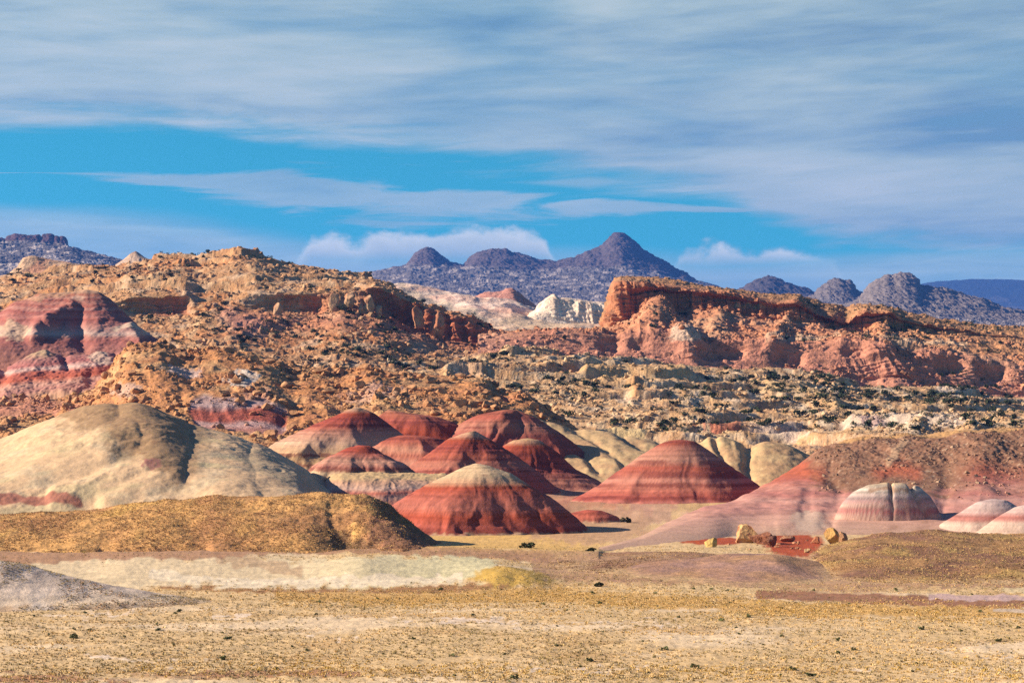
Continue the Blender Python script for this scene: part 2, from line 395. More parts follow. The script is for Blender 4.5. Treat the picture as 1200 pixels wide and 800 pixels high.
# ---- low brown swells, right foreground
def swell(name, crest, Yf, Yc, label, c1, c2, x0, x1, basepy, s=.5, c3=None, drop=30):
    X, Y, Z, px, py = loft([([(x0, basepy), (x1, basepy)], Yf), (crest, Yc), ([(a, b+drop) for a, b in crest], Yc+55)], [90, 40], x0, x1, sx=5, sr=14)
    hh = sstep(.05, .8, Z); Z = Z+hh*(.55*fbm(X, Y, Z*0, 22, 3)*s*2+.35*ridged(X, Y*.6, 0*X, 9, 3))+.10*fbm(X, Y, Z, 2.5, 3)
    n = fbm(X, Y*.6, Z, 9, 4); n2 = fbm(X, Y, Z, 1.6, 3)
    C = mix(c1+0*X[..., None], c2, sstep(-.25, .5, n))
    if c3 is not None: C = mix(C, c3, sstep(.05, .6, fbm(X, Y*.5, Z+30, 7, 3))*.85)
    C = mix(A(.62, .42, .21)+0*C, C, sstep(-.1, .35, Z+.25*n+.1*n2))
    C = C*(1+.2*n2[..., None])
    finish(name, X, Y, Z, C, M_scrub, label, 'hill')
swell('scrub_hill', [(560, 666), (600, 655), (640, 646), (700, 642), (760, 641), (820, 642), (880, 648), (930, 670)], 246, 312, 'low brown scrubby swell below the red mounds, mid plain',
      A(.42, .25, .14), A(.33, .17, .10), 560, 930, 678, c3=A(.50, .33, .18))
swell('purple_hill', [(600, 676), (660, 662), (700, 655), (760, 651), (820, 649), (870, 644.5), (910, 645), (960, 651), (1010, 658), (1080, 668), (1160, 680)], 209, 290,
      'small purple grey clay swell below the orange boulders', A(.44, .25, .15), A(.40, .24, .18), 600, 1160, 704, c3=A(.48, .28, .14), s=.7)
swell('dark_grass_hill', [(860, 690), (905, 668), (940, 648), (965, 634), (1000, 625), (1040, 619), (1100, 616), (1150, 620), (1200, 618), (1320, 612)], 218, 325,
      'brown grassy hill in front of the striped dome, right', A(.40, .23, .10), A(.27, .14, .085), 860, 1320, 701, c3=A(.54, .36, .12), s=.8)

# ================================================================== PALE HILL (left)
def pale_hill():
    X, Y, Z, px, py = loft([([(-120, 634), (420, 634)], 365), ([(-120, 588), (0, 586), (100, 586), (200, 580), (300, 577), (350, 590), (385, 620), (420, 634)], 388),
        ([(-120, 560), (0, 548), (60, 528), (120, 516), (180, 518), (240, 535), (300, 545), (350, 560), (390, 585), (420, 612)], 440),
        ([(-120, 545), (-60, 535), (0, 517), (50, 495), (87, 482), (112, 475), (140, 472), (162, 471), (185, 479), (212, 489), (250, 502), (275, 510), (300, 519), (325, 531), (350, 543), (362, 552), (375, 561), (400, 573), (420, 600)], 500),
        ([(-120, 600), (160, 560), (420, 610)], 570)], [40, 70, 90, 40], -120, 420, sx=4, sr=9)
    N = normals(X, Y, Z); d = 0*X
    wx = px+4*perlin(px/30, py/22, 1.7)+1.5*perlin(px/9, py/8, 5.2); wy = py+3*perlin(px/26, py/20, 9.3)
    for pts, w, a in (([(150, 508), (95, 533), (40, 552), (-60, 576)], 20, 2.6), ([(196, 538), (140, 560), (70, 584)], 14, 2.0), ([(205, 556), (165, 570), (125, 588)], 13, 1.7), ([(118, 484), (65, 505), (0, 530), (-80, 550)], 26, 2.6),
                      ([(262, 515), (259, 535), (264, 575)], 38, 1.7), ([(308, 532), (320, 555), (345, 582)], 24, 1.3), ([(160, 478), (185, 505), (195, 530)], 30, 2.2)):
        q = stroke(wx, wy, pts, w*1.25, tent=True); d = np.maximum(d, .58*a*np.clip(1-(1-q)**2, 0, 1)**1.25)
    d = smooth_rows(d, 3)+.30*ridged(X, Y*.5, Z*.5, 4.5, 3)*sstep(-.2, .4, fbm(X, Y, Z, 20, 2))
    X, Y, Z = push(X, Y, Z, N, d+.35*fbm(X, Y, Z, 9, 3)+.08*fbm(X, Y, Z, 1.5, 2))
    n = fbm(X, Y, Z, 12, 4); n2 = fbm(X, Y, Z*2, 2.5, 3)
    C = PALE*A(1.13, 1.12, 1.28)+0*X[..., None]
    C = mix(C, A(.68, .54, .33), sstep(0, .6, n)*.7); C = mix(C, A(.56, .52, .27), sstep(.1, .6, fbm(X, Y, Z+20, 16, 3))*.4)
    br = sstep(.2, .68, np.maximum(stroke(px, py, [(90, 482), (150, 482), (230, 505)], 26, wob=10), stroke(px, py, [(150, 505), (190, 520), (205, 540)], 30, wob=12)*1.0)+.25*n)
    br = br*(1-.9*stroke(px, py, [(262, 512), (258, 530), (262, 575)], 30))
    C = mix(C, A(.40, .25, .125), br*.9)
    C = mix(C, A(.27, .15, .08), br*sstep(.1, .7, n2)*.75)
    C = mix(C, A(.40, .16, .13), blob(px, py, 178, 549, 12, 6, .5, 5)*.8)
    C = mix(C, A(.66, .50, .30)*.8, sstep(.3, .8, stroke(px, py, [(290, 540), (330, 556), (380, 575)], 14, wob=8))*.7)
    C = mix(C, A(.42, .15, .10), sstep(.35, .75, stroke(px, py, [(-80, 587), (0, 586), (55, 586), (92, 590)], 6, wob=3)+.1*n2)*.9)
    lay = perlin(0*Z, 0*Z, Z*1.1+.5*n); C = C*(1+.08*lay[..., None]+.10*n2[..., None]); C = mix(C, A(.36, .24, .12), sstep(.35, .6, fbm(X, Y, Z+60, .9, 2)+.25*n)*(.10+.7*br))
    finish('pale_hill', X, Y, Z, C, M_clay, 'broad pale yellow clay hill with brown crown and rounded lobes, left', 'hill')
pale_hill()

# ================================================================== RED MOUNDS
mound('red_mound', [(462, 591), (475, 582), (500, 567), (532, 552), (545, 546), (557, 543), (572, 545), (600, 555), (615, 565), (645, 583), (670, 603), (697, 627)], 408,
      'front red striped clay mound with a pale cream cap', [(543, CREAM), (557, CREAM*.95), (565, A(.60, .33, .19)), (570, RED), (580, A(.46, .13, .085)), (592, A(.50, .17, .115)), (603, RED*1.05), (612, A(.44, .11, .07)), (622, DKRED), (630, RED)],
      kf=.85, kb=.9, lobes=.16, rill=.5, nr=4, seed=1, warp=.5)
mound('red_mound', [(655, 594), (700, 571), (727, 551), (752, 533), (775, 519), (786, 516), (797, 515), (815, 517), (837, 532), (862, 550), (892, 571), (915, 590)], 525,
      'broad dark red mound with a flat ragged top, right of centre', [(514, A(.24, .06, .04)), (521, A(.36, .09, .055)), (525, A(.50, .20, .13)), (541, A(.54, .27, .18)), (548, A(.40, .10, .06)), (553, A(.46, .14, .09)), (562, A(.54, .23, .16)), (572, A(.50, .17, .11)), (582, A(.42, .10, .07)), (590, A(.54, .22, .16)), (602, A(.42, .11, .07))],
      kf=.75, kb=.7, lobes=.13, rill=.45, nr=3.2, seed=2, warp=.7)
mound('red_mound', [(640, 616), (665, 602), (685, 597), (705, 598), (722, 604), (745, 622)], 438, 'small low red clay tongue at the foot of the dark red mound',
      [(595, A(.42, .09, .055)), (612, A(.50, .16, .10)), (620, PINK)], kf=.8, kb=1.6, rill=.2, seed=8)
mound('red_mound', [(466, 558), (500, 533), (525, 514), (542, 508), (557, 505), (575, 515), (600, 530), (615, 541), (637, 558), (660, 578)], 570,
      'red mound with a pale peak standing behind the cream capped mound', [(504, CREAM*.85), (511, A(.58, .30, .18)), (516, RED), (525, A(.36, .08, .055)), (534, A(.44, .12, .07)), (545, A(.50, .20, .13)), (556, A(.46, .13, .085))],
      kf=.8, kb=.8, lobes=.2, rill=.8, nr=4, seed=4)
mound('red_mound', [(360, 552), (367, 545), (392, 532), (405, 525), (420, 521), (435, 522), (455, 535), (475, 543), (487, 553), (500, 560)], 515,
      'small red topped mound with white skirt, left of the group', [(521, A(.44, .09, .05)), (529, A(.40, .08, .045)), (534, A(.50, .18, .12)), (540, A(.56, .30, .20)), (548, A(.48, .20, .14)), (555, CREAM)],
      kf=.9, kb=.8, lobes=.22, rill=.5, nr=4, seed=5)
mound('red_mound', [(420, 545), (437, 524), (455, 513), (475, 509), (500, 511), (520, 515), (545, 530), (565, 545)], 580,
      'rounded red mound with buff streaks behind the white skirted mound', [(508, A(.46, .11, .06)), (518, A(.46, .13, .08)), (527, A(.56, .27, .17)), (535, A(.48, .16, .10)), (545, A(.54, .28, .19))],
      kf=.7, kb=.8, lobes=.22, rill=.6, nr=4, seed=6)
mound('red_mound', [(300, 535), (325, 518), (362, 500), (395, 486), (410, 479), (422, 477), (440, 485), (460, 500), (472, 509), (490, 525)], 640,
      'tall red mound with a pale tip below the rubble slope', [(477, CREAM*.8), (481, A(.56, .30, .18)), (485, RED), (492, A(.34, .07, .05)), (500, A(.44, .11, .065)), (508, A(.54, .26, .17)), (520, A(.60, .38, .24)), (535, TAN)],
      kf=.75, kb=.7, lobes=.2, rill=.9, nr=4, seed=7)
mound('red_mound', [(425, 512), (440, 490), (455, 479), (480, 484), (517, 489), (540, 498), (560, 515)], 672, 'dark shadowed red ridge behind the tall pale tipped mound',
      [(478, A(.42, .25, .15)), (484, A(.36, .12, .07)), (495, A(.36, .09, .06)), (510, RED)], kf=.6, kb=.8, lobes=.2, rill=.9, nr=4, seed=9)
mound('red_mound', [(525, 512), (545, 495), (562, 486), (585, 481), (605, 480), (630, 490), (655, 506), (680, 525)], 665, 'farthest red mound, flat and wide under the boulder slope',
      [(480, A(.48, .16, .09)), (490, A(.40, .11, .07)), (500, A(.46, .20, .13)), (512, A(.36, .10, .07))], kf=.7, kb=.8, lobes=.25, rill=.9, nr=4, seed=10)
mound('red_mound', [(560, 545), (590, 522), (600, 516), (618, 513), (632, 515), (650, 527), (675, 550), (702, 563), (720, 572)], 600, 'red shoulder with a tan crest sloping down to the pale valley floor',
      [(513, TAN), (518, A(.56, .30, .17)), (523, RED), (540, A(.40, .09, .055)), (552, A(.34, .085, .06)), (562, A(.50, .2, .13))], kf=.8, kb=.8, lobes=.2, rill=.8, nr=4, seed=12)
# pale bench below the mounds
def bench():
    X, Y, Z, px, py = loft([([(364, 625), (560, 630)], 447), ([(364, 622), (382, 588), (445, 580), (480, 590), (560, 615)], 458), ([(364, 618), (382, 564), (400, 558), (450, 561), (480, 566), (520, 572), (560, 612)], 476), ([(364, 610), (382, 558), (400, 553), (450, 552), (525, 552), (560, 600)], 512), ([(364, 605), (560, 605)], 560)],
                           [20, 60, 40, 30], 364, 560, sx=3, sr=5)
    Z = Z+.25*fbm(X, Y, Z, 5, 3)+.3*ridged(X, Y*.2, Z*.1, 3, 3)
    zz = Z+.4*fbm(X, Y, Z, 12, 2)
    C = bands(zz, [(zof(553, 490), PALE), (zof(560, 476), PALE), (zof(565, 470), A(.60, .36, .22)), (zof(572, 466), A(.64, .42, .30)), (zof(578, 462), A(.48, .15, .10)), (zof(584, 458), A(.60, .34, .24)), (zof(595, 455), A(.46, .12, .08))])
    finish('clay_bench', X, Y, Z, C, M_clay, 'pale flat clay bench with pink face beside the cream capped mound', 'hill')
bench()
# pale clay slopes right of the red mounds
def pale_slope(name, crest, Yc, Yf, x0, x1, foot, label, ribs, c1=PALE, c2=SAND):
    X, Y, Z, px, py = loft([([(x0, foot), (x1, foot)], Yf), (crest, Yc), ([(a, b+45) for a, b in crest], Yc+70)], [110, 30], x0, x1, sx=3, sr=6)
    N = normals(X, Y, Z); d = 0*X
    for pts, w, a in ribs: d = d+a*stroke(px, py, pts, w, wob=3)
    X, Y, Z = push(X, Y, Z, N, d+.5*fbm(X, Y, Z, 12, 3)+.15*fbm(X, Y, Z, 2.5, 2))
    n = fbm(X, Y, Z, 10, 4)
    C = mix(c1+0*X[..., None], A(.60, .38, .19), sstep(-.2, .4, n)); C = mix(C, A(.44, .30, .16), sstep(.2, .7, fbm(X, Y, Z+9, 5, 3))*.5)
    C = C*(1+.10*perlin(0*Z, 0*Z, Z*.9+n)[..., None])
    finish(name, X, Y, Z, C, M_clay, label, 'hill')
pale_slope('pale_slope', [(590, 478), (640, 490), (670, 500), (720, 503), (765, 512), (790, 525), (830, 560)], 705, 600, 590, 830, 580, 'pale clay slope with slanting ribs above the valley floor, centre',
           [([(650, 495), (690, 520), (720, 545)], 10, .9), ([(690, 503), (725, 520), (755, 535)], 8, .7), ([(630, 500), (660, 530), (690, 552)], 10, .9), ([(660, 497), (700, 522), (735, 548)], 4, -.9), ([(640, 500), (672, 525), (700, 552)], 4, -.9), ([(720, 505), (745, 520), (770, 530)], 4, -1.5)])
pale_slope('pale_slope', [(790, 535), (805, 518), (830, 510), (845, 509), (868, 514), (878, 519), (895, 514), (925, 517), (950, 530), (985, 548)], 610, 560, 790, 985, 585, 'pale fluted clay mounds peeping behind the broad dark red mound',
           [([(845, 508), (855, 530), (862, 560)], 10, .6), ([(828, 512), (836, 530), (845, 552)], 5, .6), ([(905, 513), (908, 540), (905, 565)], 18, .5), ([(877, 520), (874, 545), (876, 565)], 6, -.9), ([(862, 520), (868, 540), (870, 560)], 5, .6), ([(838, 515), (846, 535), (850, 555)], 4, -.7)])

# ================================================================== PINK BLUFF (right)
def bluff():
    X, Y, Z, px, py = loft([([(680, 662, 300), (707, 656, 310), (750, 652, 325), (800, 650, 338), (850, 645, 350), (900, 645, 378), (1330, 645, 378)], 378), ([(680, 651, 308), (707, 645, 318), (750, 641, 333), (800, 638, 347), (835, 634, 362), (860, 630, 380), (900, 622, 390), (1330, 622, 392)], 392),
        ([(680, 647, 314), (707, 641.5, 324), (750, 632, 350), (800, 613, 390), (862, 594, 425), (900, 585, 445), (1000, 560, 475), (1100, 555, 478), (1330, 550, 478)], 440),
        ([(680, 645.5, 318), (707, 640, 330), (750, 628, 365), (800, 602, 425), (825, 592, 442), (862, 586, 460), (900, 566, 490), (922, 552, 505), (937, 546, 515), (962, 526, 528), (985, 518, 532), (1012, 514), (1062, 511), (1125, 506), (1162, 502), (1200, 501), (1330, 498)], 535),
        ([(680, 660, 360), (750, 650, 410), (800, 625, 470), (900, 585, 540), (985, 530, 590), (1200, 515, 600), (1330, 512, 600)], 600)], [25, 90, 110, 40], 670, 1330, sx=3, sr=6)
    N = normals(X, Y, Z); hgt = sstep(6, 17, Z)
    right = sstep(920, 980, px)
    d = sstep(.5, 6, Z)*(.8*fbm(X, Y, Z, 22, 3)+.25*fbm(X, Y, Z, 4, 2))
    for pts, w, a in (([(1108, 535), (1110, 565), (1105, 600)], 9, -.5), ([(975, 550), (985, 575), (972, 610)], 9, -.5), ([(1150, 530), (1145, 560), (1150, 580)], 20, .9), ([(1060, 520), (1045, 540), (1030, 560)], 8, .3),
                      ([(940, 560), (930, 590), (915, 615)], 16, .4), ([(948, 575), (945, 600)], 7, -.3)):
        d = d+a*stroke(px, py, pts, w, wob=4)
    d = d+right*hgt*(1.0*ridged(X+.1*Y, Y*.22, 0*X, 15, 3)+.35*ridged(X*1.0, Y*.35, Z*.35, 6, 3)+.30*fbm(X, Y, Z, 1.1, 3))
    X, Y, Z = push(X, Y, Z, N, d)
    n = fbm(X, Y, Z, 10, 4); n2 = fbm(X, Y, Z, 1.6, 3)
    zz = Z+.7*n
    pink = bands(zz, [(0, A(.62, .40, .27)), (3, A(.60, .34, .25)), (4.5, A(.56, .27, .21)), (6, A(.58, .31, .24)), (7.3, A(.50, .20, .16)), (8.6, A(.55, .27, .20)), (10, A(.48, .17, .13)), (12, A(.46, .13, .08)), (14, A(.42, .12, .07)), (17, A(.45, .2, .11))])
    pink = pink*(1+.20*np.tanh(2*perlin(0*Z, 0*Z, zz*1.5))[..., None]+.10*perlin(0*Z, 0*Z, Z*2.9)[..., None])
    brown = mix(A(.28, .145, .085)+0*X[..., None], A(.38, .225, .135), sstep(.0, .6, n2)); brown = mix(brown, A(.24, .12, .07), sstep(.1, .6, fbm(X, Y, Z+40, 4, 3))*.6)
    brown = mix(brown, A(.58, .44, .30), sstep(.45, .8, fbm(X, Y, Z+70, 1.3, 2))*.8)
    m = sstep(.35, .7, right*(.25+.9*sstep(4, 13, Z))+.35*n)
    red = stroke(px, py, [(895, 562), (930, 552), (960, 556)], 9, wob=3)+stroke(px, py, [(1030, 556), (1055, 551), (1075, 556)], 7, wob=4)
    m = m*(1-.8*np.clip(stroke(px, py, [(1148, 560), (1190, 570), (1130, 590)], 18, wob=6), 0, 1))
    C = mix(pink, brown, m)
    C = mix(C, A(.48, .13, .065), np.clip(red, 0, 1)*.8)
    C = mix(C, A(.58, .38, .22), sstep(.4, .7, stroke(px, py, [(1060, 522), (1050, 535), (1042, 545)], 6, wob=3))*.7)
    C = mix(C, A(.54, .32, .13), sstep(.5, .8, stroke(px, py, [(985, 519), (1062, 513), (1125, 508), (1200, 503), (1320, 500)], 4))*.85)
    C = mix(C, A(.66, .50, .36), blob(px, py, 948, 610, 22, 14, .3)*.7)
    finish('clay_bluff', X, Y, Z, C, M_clay, 'long pink and brown clay bluff with a flat rubble top, right', 'hill')
bluff()
def dome_extra(X, Y, Z, C, px, py):
    g = stroke(px, py, [(1043, 568), (1046, 590), (1045, 622)], 2.2, wob=2)+stroke(px, py, [(1066, 566), (1078, 590), (1088, 606)], 2.5)
    Z = Z-1.0*np.clip(g, 0, 1); C = mix(C, A(.36, .24, .16), np.clip(g, 0, 1)*.5)
    C = mix(C, A(.34, .2, .12), sstep(.5, .8, stroke(px, py, [(1020, 574), (1045, 571), (1062, 575)], 4, wob=3)+.2*fbm(X, Y, Z, 1, 2))*.8)
    return Z, C
mound('striped_dome', [(974, 618), (981, 600), (988, 588), (1000, 576), (1017, 568), (1038, 565), (1060, 566), (1076, 569), (1090, 581), (1098, 594), (1106, 612)], 410, 'white and pink striped clay dome set into the brown bluff',
      [(565, A(.60, .42, .22)), (569, A(.62, .50, .36)), (575, A(.64, .54, .43)), (580, A(.50, .38, .32)), (584, A(.42, .31, .28)), (588, A(.48, .27, .23)), (592, A(.62, .44, .34)), (597, A(.44, .18, .15)), (600, A(.40, .16, .14)), (603, A(.60, .40, .30)), (610, A(.56, .32, .23)), (616, A(.62, .42, .28))],
      kf=.5, kb=.9, lobes=.03, rill=.05, nr=3, seed=14, extra=dome_extra, warp=.4)
for pts, yc, lab, sd in (([(1080, 628), (1100, 617), (1125, 601), (1145, 588), (1165, 584), (1180, 586), (1200, 598), (1220, 620)], 397, 'left one of two pink striped clay lobes at the right edge', 15),
                         ([(1130, 634), (1150, 621), (1170, 606), (1190, 594), (1215, 588), (1240, 600), (1270, 625)], 386, 'nearer pink striped clay lobe cut by the right edge', 16)):
    mound('striped_lobe', pts, yc, lab, [(584, A(.54, .40, .35)), (594, A(.60, .45, .38)), (600, A(.56, .38, .32)), (605, A(.46, .18, .14)), (609, A(.48, .22, .17)), (612, A(.64, .48, .36)), (622, A(.62, .44, .32))], kf=.6, kb=1.0, lobes=.05, rill=.1, nr=3, seed=sd, warp=.35)

# ================================================================== ROCKY TERRAIN
def rocky(X, Y, Z, N, s, amp, ledge=0.0, lw=4.0, joint=0.0, jw=5.0):
    """weathered rock relief: lumps, ledges along the bedding, vertical joints on steep faces"""
    d = amp*(.9*fbm(X, Y, Z, s*6, 5, .58)+.6*ridged(X, Y, Z*1.4, s*2.2, 3, .65))
    steep = sstep(.75, .35, N[..., 2])
    if ledge:
        w = Z+lw*.5*fbm(X, Y, Z*.2, 40, 3)
        l = perlin(0*w+3, 0*w, w/lw)+.6*perlin(0*w+1, 0*w+7, w/(lw*.42))
        d = d+ledge*(.35+.65*steep)*np.tanh(3*l)
    if joint:
        j = ridged(X+.5*Y, Y*.4, Z*.12, jw, 3, .6)
        d = d+joint*steep*j
    return d
def speckle(C, X, Y, Z, s, dark, amt):
    return mix(C, dark, sstep(.25, .55, fbm(X, Y, Z, s, 2))*amt)

def talus():
    crest = [(-120, 470), (0, 462), (60, 464), (110, 452), (135, 432), (152, 408), (165, 404), (185, 402), (205, 408), (225, 411), (262, 410), (300, 416), (337, 423), (400, 433), (450, 438), (525, 441), (575, 443), (600, 453), (625, 470), (650, 488), (670, 501), (700, 520), (740, 550)]
    X, Y, Z, px, py = loft([([(-120, 575), (740, 585)], 585), ([(-120, 520), (0, 515), (200, 500), (400, 505), (560, 500), (640, 515), (740, 570)], 680),
        ([(a, b+(6 if a < 590 else 3), 790 if a < 590 else 770) for a, b in crest], 790), ([(a, b, 815) for a, b in crest], 815), ([(a, b+40) for a, b in crest], 875)], [90, 150, 25, 30], -120, 740, sx=2, sr=4)
    N = normals(X, Y, Z)
    bk = sstep(.3, .6, stroke(px, py, [(238, 488), (280, 492), (322, 496)], 18, wob=4))
    d = (rocky(X, Y, Z, N, 2.4, .72, .8, 4.0)+2.0*(ridged(X+.3*Y, Y*.25, 0*X, 42, 3)-.3))*(1-.85*bk)
    for pts, w, a in (([(345, 440), (338, 470), (334, 505)], 16, -1.6), ([(230, 478), (285, 476), (328, 480)], 14, 3), ([(150, 440), (185, 430), (200, 460)], 20, 2), ([(590, 455), (600, 480), (580, 500)], 14, -3.5), ([(430, 450), (450, 480)], 18, 2.5)): d = d+a*stroke(px, py, pts, w, wob=5)
    X, Y, Z = push(X, Y, Z, N, d)
    bd, edge, val = cells(X, Y+Z*1.3, 2.6, 3); bd2, e2, v2 = cells(X, Y+Z*1.3, 5.5, 9)
    Z = Z+(1-bk)*(.45*(val-.3)*sstep(.02, .25, edge)*(val > .45)+.7*sstep(.0, .2, e2)*(v2 > .84))
    n = fbm(X, Y, Z, 25, 4); n2 = fbm(X, Y, Z, 3, 3)
    C = mix(A(.58, .27, .105)+0*X[..., None], A(.62, .36, .16), sstep(-.1, .5, n)); C = mix(C, A(.50, .21, .10), sstep(.1, .7, fbm(X, Y, Z+30, 14, 3))*.6)
    C = mix(C, A(.30, .15, .09), sstep(.15, .6, n2)*.55)
    C = mix(C, A(.46, .32, .15), sstep(440, 430, py)*sstep(300, 380, px)*.4)
    # red and white banded banks showing through the rubble
    zz = Z+.8*n
    bank = bands(py+3*n, [(470, A(.50, .36, .24)), (476, A(.46, .30, .26)), (484, A(.52, .36, .32)), (488, A(.44, .12, .075)), (495, A(.42, .11, .07)), (498, A(.58, .38, .33)), (505, A(.50, .22, .16)), (512, A(.56, .32, .2))])
    m = sstep(.35, .6, stroke(px, py, [(238, 488), (280, 492), (322, 496)], 18, wob=4)); C = mix(C, bank, m)
    C = mix(C, A(.68, .56, .44), blob(px, py, 284, 446, 19, 11, .45, 8)); C = mix(C, A(.62, .47, .40), blob(px, py, 215, 438, 22, 7, .5, 7)*.8); C = mix(C, A(.50, .28, .25), blob(px, py, 305, 470, 18, 12, .5, 8)*.5)
    C = mix(C, A(.60, .27, .18), blob(px, py, 25, 478, 60, 16, .5, 14)*.7); C = mix(C, A(.60, .42, .32), blob(px, py, 150, 462, 16, 8, .5)*.7)
    C = mix(C, A(.62, .45, .38), blob(px, py, 440, 468, 40, 10, .6)*.4)
    C = C*(1+.16*(val-.5)[..., None]+.12*n2[..., None])
    finish('rubble_slope', X, Y, Z, C, M_rub, 'orange rubble covered slope above the pale hill and red mounds', 'hill')
talus()

def upper_red():
    # the banded red hill and the lower red bank in front of it
    X, Y, Z, px, py = loft([([(-130, 440), (240, 450)], 840), ([(-130, 412), (0, 408), (60, 414), (100, 420), (140, 420), (190, 412), (240, 430)], 865),
        ([(-130, 385), (-60, 378), (0, 366), (25, 353), (45, 342), (82, 340), (100, 337), (112, 341), (122, 349), (140, 363), (162, 383), (195, 404), (240, 425)], 950), ([(-130, 410), (100, 370), (240, 440)], 1000)],
        [30, 140, 30], -130, 240, sx=2, sr=5)
    N = normals(X, Y, Z); d = 0*X
    for pts, w, a in (([(84, 360), (62, 373), (45, 395)], 7, 2.6), ([(92, 372), (92, 388), (96, 400)], 11, -3.0), ([(122, 352), (134, 375), (150, 405)], 16, 2.0), ([(60, 385), (48, 378), (38, 398)], 7, 2.4), ([(150, 390), (165, 410)], 8, 3), ([(20, 365), (10, 395)], 14, 2)):
        d = d+a*stroke(px, py, pts, w, wob=3)
    d = d+.45*ridged(X, Y*.5, Z*.3, 6, 3)+.3*fbm(X, Y, Z, 3, 3)
    X, Y, Z = push(X, Y, Z, N, d)
    n = fbm(X, Y, Z, 18, 3)
    py2 = E-(Z-H)/Y*F+2.5*n
    C = bands(py2, [(338, A(.60, .38, .22)), (343, A(.56, .32, .20)), (346, A(.42, .15, .09)), (349, A(.50, .24, .17)), (351, A(.34, .10, .07)), (354, A(.50, .22, .16)), (358, A(.40, .13, .095)), (362, A(.52, .25, .19)), (365, A(.36, .11, .085)), (370, A(.48, .20, .155)), (375, A(.40, .13, .10)), (380, A(.47, .2, .155)), (387, A(.55, .32, .25)), (391, A(.60, .42, .33)), (395, A(.46, .2, .15)), (399, A(.38, .13, .10)), (408, A(.42, .17, .13)), (418, A(.46, .2, .14))])
    C = mix(C, A(.70, .54, .38), blob(px, py, 152, 390, 22, 4, .4, 6)*.8); C = mix(C, A(.66, .48, .30), blob(px, py, 18, 392, 18, 12, .5, 8)*.7); C = mix(C, A(.56, .34, .20), sstep(.4, .8, stroke(px, py, [(30, 352), (60, 347), (100, 339), (115, 343)], 4, wob=3))*.7); C = mix(C, A(.62, .42, .3), blob(px, py, 92, 350, 10, 4, .4, 5)*.6)
    C = C*(1+.14*(perlin(0*Z, 0*Z, Z*.7)+perlin(0*Z+4, 0*Z, Z*1.7)*.6)[..., None])
    finish('banded_hill', X, Y, Z, C, M_clay, 'dark red banded hill with a hollow shaded face, upper left', 'hill')
    X, Y, Z, px, py = loft([([(-130, 500), (220, 500)], 770), ([(-130, 468), (0, 466), (60, 462), (130, 460), (220, 470)], 790), ([(-130, 430), (-40, 428), (0, 428), (15, 424), (50, 413), (80, 413), (105, 417), (130, 414), (150, 420), (175, 434), (220, 460)], 850), ([(-130, 450), (220, 480)], 900)],
        [25, 110, 30], -130, 220, sx=2, sr=5)
    N = normals(X, Y, Z); d = .9*ridged(X, Y*.5, Z*.3, 6, 3)+.5*fbm(X, Y, Z, 3, 3)
    for pts, w, a in (([(50, 416), (30, 440), (10, 460)], 12, 1.6), ([(75, 418), (78, 432)], 5, -2), ([(120, 418), (95, 440), (80, 462)], 12, 1.8), ([(5, 430), (0, 450)], 9, -2.5)): d = d+a*stroke(px, py, pts, w, wob=3)
    X, Y, Z = push(X, Y, Z, N, d); n = fbm(X, Y, Z, 16, 3); py2 = E-(Z-H)/Y*F+3*n+.10*(px-60)
    C = bands(py2, [(412, A(.50, .34, .2)), (418, A(.44, .2, .16)), (426, A(.42, .15, .13)), (431, A(.64, .44, .36)), (436, A(.46, .13, .085)), (443, A(.48, .12, .065)), (449, A(.62, .34, .24)), (455, A(.52, .24, .18)), (465, A(.58, .34, .2))])
    C = mix(C, A(.66, .50, .36), blob(px, py, 117, 424, 14, 8, .4, 6)*.7)
    finish('banded_bank', X, Y, Z, C, M_clay, 'low red and white banded bank below the banded hill, left edge', 'hill')
upper_red()

